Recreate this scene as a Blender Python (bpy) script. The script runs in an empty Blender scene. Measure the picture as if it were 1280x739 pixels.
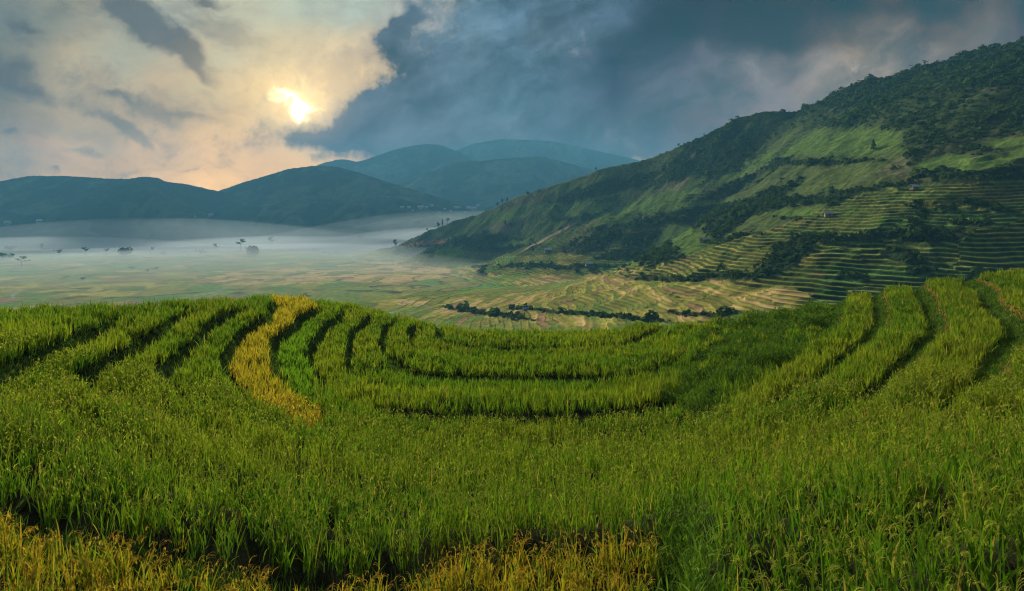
import bpy, bmesh, math, random
import numpy as np
from mathutils import Vector

# ------------------------------------------------------------------ camera
sc = bpy.context.scene
COL = sc.collection
R = math.radians
F, CX, HOR = 711.0, 640.0, 270.0          # focal length in photo pixels, centre column, horizon row
cam_d = bpy.data.cameras.new('camera'); cam = bpy.data.objects.new('camera', cam_d); COL.objects.link(cam)
cam.location = (0, 0, 0); cam.rotation_euler = (R(90), 0, 0)
cam_d.sensor_width = 36; cam_d.lens = 36 * F / 1280; cam_d.shift_y = -(369.5 - HOR) / 1280
cam_d.clip_start = 0.1; cam_d.clip_end = 30000
sc.camera = cam
sc.view_settings.view_transform = 'Standard'; sc.view_settings.look = 'None'
sc.view_settings.gamma = 1; sc.view_settings.use_curve_mapping = False
sc.view_settings.exposure = 0.85
try:
    sc.cycles.max_bounces = 5; sc.cycles.diffuse_bounces = 2; sc.cycles.glossy_bounces = 1
    sc.cycles.transmission_bounces = 3; sc.cycles.volume_bounces = 0; sc.cycles.transparent_max_bounces = 4
    sc.cycles.use_denoising = True; sc.cycles.denoising_prefilter = 'ACCURATE'; sc.cycles.denoising_input_passes = 'RGB_ALBEDO_NORMAL'; sc.cycles.pixel_filter_type = 'BLACKMAN_HARRIS'; sc.cycles.filter_width = 1.15; sc.cycles.caustics_reflective = False; sc.cycles.caustics_refractive = False
except Exception:
    pass
SUN_AZ, SUN_EL = -24.0, 21.0               # degrees; azimuth from +Y, negative = towards -X

def lin(r, g, b):
    f = lambda c: (c / 255 / 12.92) if c / 255 <= 0.04045 else ((c / 255 + 0.055) / 1.055) ** 2.4
    return (f(r), f(g), f(b))

# ------------------------------------------------------------------ node helper
class NT:
    def __init__(s, tree): s.t = tree; s.n = tree.nodes; s.l = tree.links
    def put(s, sock, v):
        if isinstance(v, bpy.types.NodeSocket): s.l.new(v, sock)
        elif hasattr(sock.default_value, '__len__') and not hasattr(v, '__len__'): sock.default_value = [v] * len(sock.default_value)
        elif hasattr(v, '__len__') and len(sock.default_value) == 4 and len(v) == 3: sock.default_value = (*v, 1)
        else: sock.default_value = v
    def m(s, op, a, b=0.0, c=0.0):
        n = s.n.new('ShaderNodeMath'); n.operation = op
        s.put(n.inputs[0], a); s.put(n.inputs[1], b); s.put(n.inputs[2], c); return n.outputs[0]
    def vm(s, op, a, b=(0, 0, 0), scale=None):
        n = s.n.new('ShaderNodeVectorMath'); n.operation = op
        s.put(n.inputs[0], a); s.put(n.inputs[1], b)
        if scale is not None: s.put(n.inputs['Scale'], scale)
        return n.outputs['Value'] if op in ('DOT_PRODUCT', 'LENGTH', 'DISTANCE') else n.outputs[0]
    def noise(s, v, scale, detail=4, rough=0.55, color=False, lac=2.0, dist=0.0):
        n = s.n.new('ShaderNodeTexNoise'); s.put(n.inputs['Vector'], v)
        n.inputs['Scale'].default_value = scale; n.inputs['Detail'].default_value = detail
        n.inputs['Roughness'].default_value = rough; n.inputs['Lacunarity'].default_value = lac; n.inputs['Distortion'].default_value = dist
        return n.outputs['Color'] if color else n.outputs['Fac']
    def mix(s, f, a, b, blend='MIX'):
        n = s.n.new('ShaderNodeMix'); n.data_type = 'RGBA'; n.blend_type = blend
        s.put(n.inputs[0], f); s.put(n.inputs[6], a); s.put(n.inputs[7], b); return n.outputs[2]
    def ss(s, x, lo, hi, a=0.0, b=1.0):
        n = s.n.new('ShaderNodeMapRange'); n.interpolation_type = 'SMOOTHSTEP'
        s.put(n.inputs['Value'], x); s.put(n.inputs['From Min'], lo); s.put(n.inputs['From Max'], hi)
        s.put(n.inputs['To Min'], a); s.put(n.inputs['To Max'], b); return n.outputs[0]
    def comb(s, x, y, z):
        n = s.n.new('ShaderNodeCombineXYZ'); s.put(n.inputs[0], x); s.put(n.inputs[1], y); s.put(n.inputs[2], z); return n.outputs[0]
    def sep(s, v):
        n = s.n.new('ShaderNodeSeparateXYZ'); s.put(n.inputs[0], v); return n.outputs

# ------------------------------------------------------------------ sky
HAZE_D, HAZE_C, HAZE_L = 1.05e-4, (0.20, 0.62, 0.97), (0.12, 0.34, 0.44)
SKY_GAIN = 0.555          # gain of the cloud deck we look at
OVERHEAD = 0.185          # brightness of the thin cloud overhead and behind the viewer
world = bpy.data.worlds.new('World'); sc.world = world; world.use_nodes = True
def build_sky():
    t = NT(world.node_tree); t.n.clear()
    out = t.n.new('ShaderNodeOutputWorld'); bg = t.n.new('ShaderNodeBackground'); t.l.new(bg.outputs[0], out.inputs[0])
    bg.inputs['Strength'].default_value = 0.1
    sky = t.n.new('ShaderNodeTexSky'); sky.sky_type = 'NISHITA'; sky.sun_disc = False
    sky.sun_elevation = R(SUN_EL); sky.sun_rotation = R(SUN_AZ); sky.altitude = 900; sky.dust_density = 2.0
    tc = t.n.new('ShaderNodeTexCoord'); d = tc.outputs['Generated']
    dx, dy, dz = t.sep(d)
    y = t.m('MAXIMUM', dy, 0.08)
    X = t.m('DIVIDE', dx, y); Z = t.m('DIVIDE', dz, y)
    P0 = t.comb(X, Z, 0.0)                                   # direction in gnomonic coordinates round +Y
    pt = lambda px, row: ((px - CX) / F, (HOR - row) / F, 0.0)
    # stretched layers for cloud streaks
    w1 = t.vm('SUBTRACT', t.noise(P0, 4.0, 3, 0.6, color=True), (0.5, 0.5, 0.5))
    w2 = t.vm('SUBTRACT', t.noise(P0, 16.0, 3, 0.6, color=True), (0.5, 0.5, 0.5))
    P = t.vm('ADD', P0, t.vm('ADD', t.vm('SCALE', w1, scale=0.075), t.vm('SCALE', w2, scale=0.04)))
    P = t.vm('MULTIPLY', P, (1, 1, 0))
    def field(pts, rad, x0, x1, rows, dom):
        """colour control points of the cloud deck, resampled to a few ramps along azimuth and blended in elevation"""
        q = np.array([p[:2] for p in pts], float); cc = np.array([lin(*p[2]) for p in pts])
        xs = np.linspace(x0, x1, 30); sx, sz, _ = t.sep(dom)
        fx = t.m('MULTIPLY_ADD', sx, F / (x1 - x0), (CX - x0) / (x1 - x0))
        acc = None
        for i, row in enumerate(rows):
            n = t.n.new('ShaderNodeValToRGB'); t.put(n.inputs[0], fx); e = n.color_ramp.elements
            w = 1 / ((xs[:, None] - q[None, :, 0]) ** 2 + (row - q[None, :, 1]) ** 2 + rad ** 2) ** 2
            vals = (w @ cc) / w.sum(1)[:, None]
            el_ = max((HOR - row) / F, 0.02); T_ = np.exp(-HAZE_D * min(5800, 690 / el_))     # the deck is seen through the valley air
            vals = np.maximum((vals - (1 - T_) * np.array(HAZE_L)) / T_, 0.004)
            for j in range(30):
                el = e[j] if j < 2 else e.new(j / 29.0)
                el.position = j / 29.0
            for j in range(30): e[j].color = (*vals[j], 1)
            if acc is None: acc = n.outputs[0]
            else:
                za, zb = (HOR - rows[i - 1]) / F, (HOR - row) / F
                acc = t.mix(t.ss(sz, za, zb), acc, n.outputs[0])
        return acc
    def blob(px, row, rx, ry, ang, dom, amp=1.0):
        mp = t.n.new('ShaderNodeMapping'); mp.vector_type = 'TEXTURE'; t.l.new(dom, mp.inputs['Vector'])
        mp.inputs['Location'].default_value = pt(px, row); mp.inputs['Rotation'].default_value = (0, 0, R(ang))
        mp.inputs['Scale'].default_value = (rx * 2.0 / F, ry * 2.0 / F, 1)
        g = t.n.new('ShaderNodeTexGradient'); g.gradient_type = 'QUADRATIC_SPHERE'; t.l.new(mp.outputs[0], g.inputs[0])
        return g.outputs['Fac'], amp * 1.25
    def blobs(L, dom):
        acc = 0.0
        for b in L:
            v, amp = blob(*b[:5], dom, *b[5:]); acc = t.m('MULTIPLY_ADD', v, amp, acc)
        return acc
    clear = field([(0, 0, (112, 128, 130)), (60, 40, (125, 136, 132)), (0, 85, (112, 118, 114)), (0, 125, (104, 112, 110)), (30, 165, (140, 135, 124)), (0, 200, (160, 148, 130)),
                 (70, 205, (198, 172, 142)), (140, 190, (192, 168, 138)), (205, 215, (222, 190, 150)), (270, 228, (250, 208, 150)), (330, 200, (228, 190, 145)),
                 (85, 80, (186, 176, 148)), (150, 70, (166, 174, 160)), (250, 105, (194, 188, 158)), (300, 50, (182, 192, 178)), (375, 40, (166, 192, 188)),
                 (440, 30, (168, 196, 198)), (330, 120, (222, 200, 148)), (290, 160, (218, 186, 142)), (380, 100, (240, 212, 150)), (440, 95, (236, 206, 156)),
                 (200, 140, (186, 168, 142)), (110, 130, (168, 158, 138)), (540, 10, (186, 186, 182)), (470, 195, (240, 200, 160)), (220, 20, (176, 186, 176))], 30, -150, 700, (-40, 20, 70, 110, 150, 190, 228), P)
    mass = field([(330, 172, (92, 112, 128)), (420, 165, (88, 114, 131)), (480, 120, (92, 117, 132)), (520, 160, (92, 122, 138)), (480, 70, (84, 106, 120)), (560, 100, (86, 114, 131)), (600, 50, (98, 128, 143)),
                (620, 140, (88, 122, 138)), (650, 20, (80, 112, 132)), (660, 90, (82, 118, 138)), (690, 50, (104, 130, 144)), (700, 160, (82, 115, 132)), (760, 90, (52, 77, 97)), (780, 170, (86, 115, 130)),
                (730, 20, (78, 106, 125)), (850, 40, (44, 66, 86)), (840, 120, (84, 106, 120)), (900, 120, (104, 116, 125)), (860, 160, (92, 110, 122)), (950, 20, (33, 49, 64)), (960, 95, (108, 117, 123)), (1030, 80, (128, 129, 126)),
                (1090, 70, (150, 138, 124)), (1000, 50, (46, 61, 74)), (1150, 18, (30, 41, 50)), (1130, 62, (116, 116, 115)), (1290, 5, (26, 34, 41)), (1240, 48, (98, 101, 101)), (1330, 30, (70, 75, 78)), (1060, 20, (30, 44, 56))], 26, 250, 1500, (-40, 10, 45, 80, 120, 165, 205), P)
    n1 = t.noise(P, 7.0, 5, 0.62); n2 = t.noise(t.vm('MULTIPLY', P, (1.0, 2.2, 1)), 13.0, 5, 0.6); nf = t.noise(P0, 46.0, 5, 0.65)
    P2 = t.vm('ADD', P0, t.vm('ADD', t.vm('SCALE', w1, scale=0.06), t.vm('SCALE', w2, scale=0.05)))
    fm = blobs([(395, 168, 70, 20, 4), (470, 150, 60, 36, 25), (540, 130, 75, 50, 20), (665, 60, 95, 75, 30), (610, 160, 140, 42, 0), (700, 10, 150, 60, 20), (760, 110, 160, 90, 0, 1.2), (900, 60, 220, 120, 0, 1.6), (1150, 20, 300, 120, 0, 2.0),
                (480, 55, 42, 17, 28, 0.8), (505, 25, 38, 14, 35, 0.6), (500, 72, 28, 18, 15, 0.7)], P2)
    fm = t.m('ADD', fm, t.m('MULTIPLY', t.m('SUBTRACT', n1, 0.5), 1.7)); fm = t.m('ADD', fm, t.m('MULTIPLY', t.m('SUBTRACT', nf, 0.5), 0.8))
    mm = t.ss(fm, 0.02, 0.80)
    # streaks and tatters of darker cloud over the bright part
    fs = blobs([(175, 28, 95, 30, -32), (225, 62, 42, 20, -40), (262, 5, 32, 12, -10), (35, 30, 45, 14, -22, 0.8), (40, 110, 80, 16, -14, 0.75), (20, 80, 50, 18, 0, 0.6), (150, 118, 55, 10, -12, 0.7), (220, 143, 70, 13, -6, 0.85),
                (140, 150, 40, 10, -28, 0.85), (175, 172, 38, 9, -36, 0.8), (20, 168, 34, 9, 4, 0.8), (110, 182, 34, 7, 5, 0.6), (255, 98, 24, 10, -50, 0.5), (160, 205, 30, 8, 8, 0.7), (240, 212, 28, 6, 0, 0.5), (65, 213, 18, 6, 0, 0.7), (372, 100, 8, 14, 10, 0.8)], P2)
    fs = t.m('ADD', fs, t.m('MULTIPLY', t.m('SUBTRACT', n2, 0.5), 1.3)); fs = t.m('ADD', fs, t.m('MULTIPLY', t.m('SUBTRACT', nf, 0.5), 0.5))
    ms = t.ss(fs, 0.12, 0.95)
    mq = t.n.new('ShaderNodeMapping'); mq.vector_type = 'TEXTURE'; t.l.new(P, mq.inputs['Vector'])
    mq.inputs['Rotation'].default_value = (0, 0, R(-16)); mq.inputs['Scale'].default_value = (2.6, 1.0, 1)
    thin = t.ss(t.noise(mq.outputs[0], 10.0, 6, 0.62), 0.48, 0.70)
    ms = t.m('MULTIPLY', t.m('MAXIMUM', ms, t.m('MULTIPLY', thin, t.ss(dx, 0.02, -0.45, 0.30, 0.62))), 0.85)
    scol = field([(170, 20, (78, 92, 104)), (230, 70, (84, 94, 102)), (30, 60, (84, 94, 100)), (30, 130, (88, 96, 102)), (220, 145, (118, 120, 118)), (150, 160, (104, 112, 114)), (160, 205, (165, 155, 138)), (370, 95, (150, 150, 140))], 40, -100, 500, (10, 70, 130, 200), P)
    # sun breaking through: a ragged torn hole
    glow = blobs([(384, 116, 74, 56, 0, 0.95)], P0)
    core = t.m('ADD', blobs([(370, 124, 24, 13, -25, 1.15), (379, 140, 11, 10, 0, 1.5), (350, 114, 22, 9, 0, 0.5), (402, 131, 12, 4, 0, 0.7)], P2), t.m('MULTIPLY', t.m('SUBTRACT', nf, 0.5), 2.3))
    core = t.ss(core, 0.10, 1.9)
    clear = t.vm('MULTIPLY', clear, (1.07, 0.97, 0.84))
    c = t.mix(ms, clear, scol)
    c = t.vm('SCALE', c, scale=t.ss(n2, 0.2, 0.8, 0.86, 1.13))
    edge = t.m('MULTIPLY', t.ss(nf, 0.3, 0.72), glow)
    aur = blobs([(375, 128, 120, 85, 0, 0.8)], P0)
    c = t.mix(t.m('MULTIPLY', aur, 0.65), c, (1.15, 0.74, 0.30))
    c = t.mix(t.m('MULTIPLY', edge, 0.95), c, (1.6, 1.1, 0.42))
    mp = t.n.new('ShaderNodeMapping'); mp.vector_type = 'TEXTURE'; t.l.new(P, mp.inputs['Vector'])
    mp.inputs['Rotation'].default_value = (0, 0, R(27)); mp.inputs['Scale'].default_value = (3.2, 1.0, 1)
    st = t.noise(mp.outputs[0], 9.0, 6, 0.6); bil = t.noise(P, 11.0, 5, 0.65)
    ramp = t.m('ADD', t.m('MULTIPLY', st, 0.62), t.m('MULTIPLY', bil, 0.38))
    mdet = t.vm('SCALE', mass, scale=t.ss(ramp, 0.36, 0.66, 0.35, 1.75))
    pale = t.m('MULTIPLY', t.ss(bil, 0.56, 0.74), t.m('MULTIPLY', blobs([(480, 70, 45, 40, 20), (540, 15, 40, 25, 20), (690, 45, 40, 40, 60, 0.6), (640, 150, 60, 30, 10, 0.6), (1070, 78, 60, 22, 18, 1.0), (1120, 68, 40, 14, 10, 0.6), (880, 110, 120, 40, 25, 0.4), (570, 170, 20, 24, 60, 0.8)], P0), 0.8))
    mdet = t.mix(t.m('MINIMUM', pale, 1.0), mdet, lin(214, 200, 180))
    veil = t.m('MULTIPLY', t.ss(t.m('ADD', fm, t.m('MULTIPLY', t.m('SUBTRACT', st, 0.5), 1.6)), -0.30, 0.60), t.ss(X, -0.50, -0.22, 0.0, 0.6))
    c = t.mix(veil, c, lin(158, 163, 158))
    c = t.mix(mm, c, mdet)
    rim = t.m('MULTIPLY', t.m('MULTIPLY', mm, t.m('SUBTRACT', 1.0, mm)), t.m('MULTIPLY', blobs([(420, 100, 95, 75, 0)], P0), 2.6))
    c = t.mix(t.m('MINIMUM', rim, 1.0), c, (0.95, 0.62, 0.30))
    core = t.m('MULTIPLY', core, t.ss(glow, 0.1, 0.5))
    halo = blobs([(376, 130, 46, 38, 0, 0.8)], P0)
    c = t.vm('ADD', c, t.vm('SCALE', (0.75, 0.50, 0.20), scale=halo))
    c = t.vm('ADD', c, t.vm('SCALE', (6.5, 4.8, 2.0), scale=t.m('POWER', core, 1.8)))
    # rest of the sphere: thin bright cloud overhead and behind, graded towards the storm side
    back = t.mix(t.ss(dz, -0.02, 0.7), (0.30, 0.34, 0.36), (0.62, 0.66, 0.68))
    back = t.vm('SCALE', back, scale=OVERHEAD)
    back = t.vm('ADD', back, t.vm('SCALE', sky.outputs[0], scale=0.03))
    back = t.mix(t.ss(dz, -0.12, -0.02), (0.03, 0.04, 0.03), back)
    wf = t.m('MULTIPLY', t.ss(dy, 0.10, 0.45), t.m('MULTIPLY', t.ss(Z, 0.95, 0.50), t.ss(dz, -0.06, -0.01)))
    bg2 = t.n.new('ShaderNodeBackground'); bg2.inputs['Strength'].default_value = 0.1
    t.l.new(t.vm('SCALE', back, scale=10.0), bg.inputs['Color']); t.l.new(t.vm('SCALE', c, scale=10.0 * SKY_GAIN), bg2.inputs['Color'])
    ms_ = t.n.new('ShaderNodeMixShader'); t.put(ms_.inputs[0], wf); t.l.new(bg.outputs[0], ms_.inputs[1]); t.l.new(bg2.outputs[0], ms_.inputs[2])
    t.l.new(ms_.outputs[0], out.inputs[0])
build_sky()

# ------------------------------------------------------------------ sun
sl = bpy.data.lights.new('sun', 'SUN'); so = bpy.data.objects.new('sun', sl); COL.objects.link(so)
sl.energy = 5.0; sl.angle = R(5.0); sl.color = (1.0, 0.91, 0.72)
sd = Vector((math.sin(R(SUN_AZ)) * math.cos(R(SUN_EL)), math.cos(R(SUN_AZ)) * math.cos(R(SUN_EL)), math.sin(R(SUN_EL))))
so.rotation_euler = sd.to_track_quat('Z', 'Y').to_euler()

# ------------------------------------------------------------------ noise in numpy
rng = np.random.default_rng(11)
_perm = np.random.default_rng(5).integers(0, 2 ** 31, 4096)
def _hash(ix, iy, seed):
    h = (ix.astype(np.int64) * 73856093) ^ (iy.astype(np.int64) * 19349663) ^ (seed * 83492791)
    h = (h ^ (h >> 13)) * 1274126177
    h = h ^ (h >> 16)
    return (h & 0xFFFFFF) / float(0xFFFFFF)
def vnoise(x, y, seed=0):
    ix = np.floor(x); iy = np.floor(y); fx = x - ix; fy = y - iy
    ix = ix.astype(np.int64); iy = iy.astype(np.int64)
    u = fx * fx * fx * (fx * (fx * 6 - 15) + 10); v = fy * fy * fy * (fy * (fy * 6 - 15) + 10)
    a = _hash(ix, iy, seed); b = _hash(ix + 1, iy, seed); c = _hash(ix, iy + 1, seed); d = _hash(ix + 1, iy + 1, seed)
    return (a * (1 - u) + b * u) * (1 - v) + (c * (1 - u) + d * u) * v
def fbm(x, y, oct=4, seed=0, gain=0.5):
    s = np.zeros_like(x); amp = 1.0; tot = 0.0
    for o in range(oct):
        s += amp * vnoise(x * 2 ** o + 17.3 * o, y * 2 ** o - 9.1 * o, seed + o); tot += amp; amp *= gain
    return s / tot
def sstep(x, a, b):
    t = np.clip((x - a) / (b - a), 0, 1); return t * t * (3 - 2 * t)
def cell(x, y, seed=0):
    """nearest jittered cell: returns a random value per cell"""
    ix = np.floor(x).astype(np.int64); iy = np.floor(y).astype(np.int64)
    best = np.full(x.shape, 9e9); val = np.zeros(x.shape)
    for dx in (-1, 0, 1):
        for dy in (-1, 0, 1):
            jx = ix + dx + _hash(ix + dx, iy + dy, seed); jy = iy + dy + _hash(ix + dx, iy + dy, seed + 7)
            d = (x - jx) ** 2 + (y - jy) ** 2; m = d < best
            best = np.where(m, d, best); val = np.where(m, _hash(ix + dx, iy + dy, seed + 13), val)
    return val

# ------------------------------------------------------------------ objects
def tag(o, label=None, cat=None, group=None, kind=None):
    if label: o['label'] = label
    if cat: o['category'] = cat
    if group: o['group'] = group
    if kind: o['kind'] = kind
    return o
def np_mesh(name, V, faces, mat, col=None, parent=None, smooth=True, uvless=True):
    """V (n,3) array; faces: (m,4) or (m,3) int array or a list of such arrays; col (n,3) albedo attribute"""
    me = bpy.data.meshes.new(name)
    if not isinstance(faces, list): faces = [faces]
    faces = [f for f in faces if len(f)]
    li = np.concatenate([f.ravel() for f in faces]).astype(np.int32)
    lt = np.concatenate([np.full(len(f), f.shape[1], np.int32) for f in faces])
    ls = np.concatenate([[0], np.cumsum(lt)[:-1]]).astype(np.int32)
    me.vertices.add(len(V)); me.vertices.foreach_set('co', np.ascontiguousarray(V, np.float32).ravel())
    me.loops.add(len(li)); me.loops.foreach_set('vertex_index', li)
    me.polygons.add(len(lt)); me.polygons.foreach_set('loop_start', ls)
    me.polygons.foreach_set('use_smooth', np.full(len(lt), smooth))
    me.update(calc_edges=True)
    if col is not None:
        a = me.attributes.new('tint', 'FLOAT_COLOR', 'POINT')
        c = np.ones((len(V), 4), np.float32); c[:, :3] = col; a.data.foreach_set('color', c.ravel())
    me.materials.append(mat)
    o = bpy.data.objects.new(name, me); COL.objects.link(o)
    if parent: o.parent = parent
    return o
def empty(name, loc=(0, 0, 0), rz=0.0):
    o = bpy.data.objects.new(name, None); COL.objects.link(o); o.location = loc; o.rotation_euler = (0, 0, rz); o.empty_display_size = 0.1
    return o
def grid_faces(nr, nc):
    i = np.arange(nr - 1)[:, None] * nc + np.arange(nc - 1)[None, :]
    return np.stack([i, i + 1, i + 1 + nc, i + nc], -1).reshape(-1, 4)

# ------------------------------------------------------------------ materials
def new_mat(name):
    m = bpy.data.materials.new(name); m.use_nodes = True; t = NT(m.node_tree); t.n.clear()
    out = t.n.new('ShaderNodeOutputMaterial'); return m, t, out
def tint_of(t):
    a = t.n.new('ShaderNodeAttribute'); a.attribute_name = 'tint'; return a.outputs['Color']
def leaf_mat(name, trans=0.45, gloss=0.06, rough=0.45):
    m, t, out = new_mat(name); c = tint_of(t)
    d = t.n.new('ShaderNodeBsdfDiffuse'); t.put(d.inputs['Color'], c)
    tr = t.n.new('ShaderNodeBsdfTranslucent'); t.put(tr.inputs['Color'], t.vm('MULTIPLY', c, (1.25, 1.55, 0.6)))
    if gloss == 0:
        a = t.n.new('ShaderNodeMixShader'); a.inputs[0].default_value = trans; t.l.new(d.outputs[0], a.inputs[1]); t.l.new(tr.outputs[0], a.inputs[2]); t.l.new(a.outputs[0], out.inputs[0]); return m
    g = t.n.new('ShaderNodeBsdfGlossy'); g.inputs['Roughness'].default_value = rough; t.put(g.inputs['Color'], (0.8, 0.85, 0.8))
    a = t.n.new('ShaderNodeMixShader'); a.inputs[0].default_value = trans; t.l.new(d.outputs[0], a.inputs[1]); t.l.new(tr.outputs[0], a.inputs[2])
    b = t.n.new('ShaderNodeMixShader'); b.inputs[0].default_value = gloss; t.l.new(a.outputs[0], b.inputs[1]); t.l.new(g.outputs[0], b.inputs[2])
    t.l.new(b.outputs[0], out.inputs[0]); return m
def ground_mat(name, scale=1.0, amount=0.5, bump=0.0, bscale=1.0):
    m, t, out = new_mat(name); c = tint_of(t)
    geo = t.n.new('ShaderNodeNewGeometry'); p = geo.outputs['Position']
    n = t.noise(p, 0.9 * scale, 6, 0.65); n2 = t.noise(p, 0.13 * scale, 4, 0.6)
    k = t.m('MULTIPLY', t.ss(n, 0.2, 0.8, 1 - amount, 1 + amount), t.ss(n2, 0.2, 0.8, 1 - amount * 0.5, 1 + amount * 0.5))
    col = t.vm('SCALE', c, scale=k)
    d = t.n.new('ShaderNodeBsdfDiffuse'); t.put(d.inputs['Color'], col)
    if bump:
        b = t.n.new('ShaderNodeBump'); b.inputs['Strength'].default_value = 1.0; b.inputs['Distance'].default_value = bump
        t.l.new(t.noise(p, bscale, 5, 0.7), b.inputs['Height']); t.l.new(b.outputs[0], d.inputs['Normal'])
    t.l.new(d.outputs[0], out.inputs[0]); return m
def plain_mat(name, color, rough=0.7, vary=0.25, scale=3.0, metal=0.0):
    m, t, out = new_mat(name)
    tc = t.n.new('ShaderNodeTexCoord')
    n = t.noise(tc.outputs['Object'], scale, 5, 0.6)
    p = t.n.new('ShaderNodeBsdfPrincipled'); t.put(p.inputs['Base Color'], t.vm('SCALE', color, scale=t.ss(n, 0.2, 0.8, 1 - vary, 1 + vary)))
    p.inputs['Roughness'].default_value = rough; p.inputs['Metallic'].default_value = metal
    t.l.new(p.outputs[0], out.inputs[0]); return m
M_RICE = leaf_mat('rice leaf', 0.40, 0.0)
M_GRASS = leaf_mat('bank grass', 0.3, 0.0)
M_TREE = leaf_mat('tree leaf', 0.25, 0.0)
M_SOIL = ground_mat('paddy soil', 3.0, 0.5, 0.05, 6.0)
M_VALLEY = ground_mat('valley fields', 0.12, 0.35)
M_SLOPE = ground_mat('hillside cover', 0.25, 0.6, 1.6, 0.25)
M_HILL = ground_mat('far hills', 0.02, 0.5, 10.0, 0.02)
M_BARK = plain_mat('bark', (0.06, 0.045, 0.03), 0.9)
M_ROOF = plain_mat('pale sheet roof', (0.24, 0.25, 0.25), 0.5, 0.2)
M_ROOFG = plain_mat('weathered roof', (0.22, 0.21, 0.20), 0.7, 0.3)
M_WALL = plain_mat('hut wall', (0.16, 0.12, 0.08), 0.9, 0.3)
M_WALLW = plain_mat('whitewashed wall', (0.30, 0.29, 0.27), 0.9, 0.2)
M_DARK = plain_mat('dark opening', (0.02, 0.018, 0.015), 0.9, 0.1)

# ------------------------------------------------------------------ near terraces: contour field traced from the bowl's edges
ET = lambda k: -5.4 - 0.8 * k               # height of the rice tops along the edge between bed k-1 and bed k
EDGES = {
 -3: [(300, 800), (640, 800), (980, 800), (1400, 700)],
 -2: [(-100, 735), (300, 765), (640, 765), (900, 760), (960, 690), (1100, 650), (1300, 590)],
 -1: [(-150, 690), (100, 720), (300, 755), (640, 748), (840, 745), (880, 690), (890, 620), (1000, 575), (1280, 540)],
 0: [(-150, 590), (0, 640), (200, 676), (300, 704), (370, 730), (440, 732), (490, 694), (560, 674), (700, 662), (820, 650), (900, 590), (1000, 562), (1280, 520), (1450, 500)],
 1: [(-150, 470), (3, 444), (70, 414), (145, 384), (60, 500), (123, 537), (300, 590), (450, 612), (640, 617), (850, 596), (950, 562), (1100, 530), (1280, 500), (1420, 470), (1460, 400), (1400, 345)],
 2: [(84, 456), (156, 420), (225, 379), (130, 490), (200, 515), (400, 580), (520, 602), (640, 606), (760, 598), (850, 578), (1000, 540), (1120, 510), (1236, 471), (1273, 431), (1260, 370), (1225, 342)],
 3: [(188, 448), (245, 410), (299, 372), (210, 475), (250, 495), (420, 552), (540, 577), (640, 582), (760, 574), (840, 558), (950, 535), (1050, 505), (1095, 488), (1146, 454), (1172, 421), (1186, 390), (1167, 355)],
 4: [(328, 377), (314, 395), (286, 414), (270, 434), (282, 461), (302, 481), (340, 503), (440, 538), (540, 558), (640, 562), (760, 558), (820, 550), (870, 535), (960, 497), (1030, 462), (1065, 437), (1099, 414), (1115, 394), (1112, 369)],
 5: [(393, 379), (363, 400), (336, 424), (333, 441), (349, 471), (396, 505), (470, 527), (560, 541), (640, 546), (760, 545), (850, 525), (932, 474), (994, 448), (1035, 411), (1058, 377)],
 6: [(425, 384), (400, 400), (384, 418), (380, 434), (390, 461), (425, 490), (490, 513), (560, 520), (640, 523), (760, 520), (840, 503), (900, 455), (960, 420), (1010, 386)],
 7: [(460, 387), (439, 405), (431, 432), (437, 459), (470, 482), (540, 491), (640, 493), (770, 490), (840, 474), (890, 435), (960, 398)],
 8: [(490, 393), (477, 415), (474, 432), (482, 450), (510, 464), (580, 469), (680, 469), (790, 466), (850, 448), (890, 418), (925, 397)],
 9: [(518, 398), (505, 418), (512, 436), (560, 446), (640, 448), (740, 447), (820, 438), (860, 414)],
 10: [(545, 402), (540, 416), (565, 428), (640, 432), (740, 431), (800, 424), (830, 408)],
 11: [(572, 407), (590, 415), (640, 419), (720, 419), (780, 410)],
 12: [(620, 409), (680, 410), (740, 409)],
}
def world_xy(px, row, z):
    y = -z * F / (row - HOR); return (px - CX) / F * y, y
_pts, _val = [], []
for k, L in EDGES.items():
    for (px, row) in L:
        _pts.append(world_xy(px, row, -6.15 if (k == 0 and px < 840) else ET(k))); _val.append(float(k))
for (px, row, v) in [(0, 388, 0.5), (60, 383, 0.6), (110, 378, 0.8), (-200, 402, 0.3), (-120, 440, 0.4), (170, 373, 1.4)]:
    _pts.append(world_xy(px, row, -5.8 - 0.8 * v)); _val.append(v)
_pts = np.array(_pts); _val = np.array(_val)
def _U(r2): return np.where(r2 > 1e-9, 0.5 * r2 * np.log(np.maximum(r2, 1e-9)), 0.0)
_n = len(_pts)
_K = _U(((_pts[:, None] - _pts[None]) ** 2).sum(-1)) + np.eye(_n) * 2.0
_Pm = np.hstack([np.ones((_n, 1)), _pts])
_A = np.block([[_K, _Pm], [_Pm.T, np.zeros((3, 3))]])
_sol = np.linalg.solve(_A, np.concatenate([_val, np.zeros(3)]))
def tps(x, y):
    out = np.empty(x.shape).ravel(); X = x.ravel(); Y = y.ravel()
    for i in range(0, len(X), 20000):
        xs, ys = X[i:i + 20000], Y[i:i + 20000]
        r2 = (xs[:, None] - _pts[None, :, 0]) ** 2 + (ys[:, None] - _pts[None, :, 1]) ** 2
        out[i:i + 20000] = _U(r2) @ _sol[:_n] + _sol[_n] + _sol[_n + 1] * xs + _sol[_n + 2] * ys
    return out.reshape(x.shape)
CREST = np.array([(-300, 36), (0, 38), (100, 41), (170, 44), (225, 50), (300, 58), (335, 65), (420, 70.5), (500, 73), (560, 74), (640, 77), (720, 77), (800, 74), (900, 70), (1000, 67), (1040, 67),
                  (1075, 70), (1150, 70), (1180, 73), (1225, 72), (1280, 76), (1600, 80)])
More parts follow.
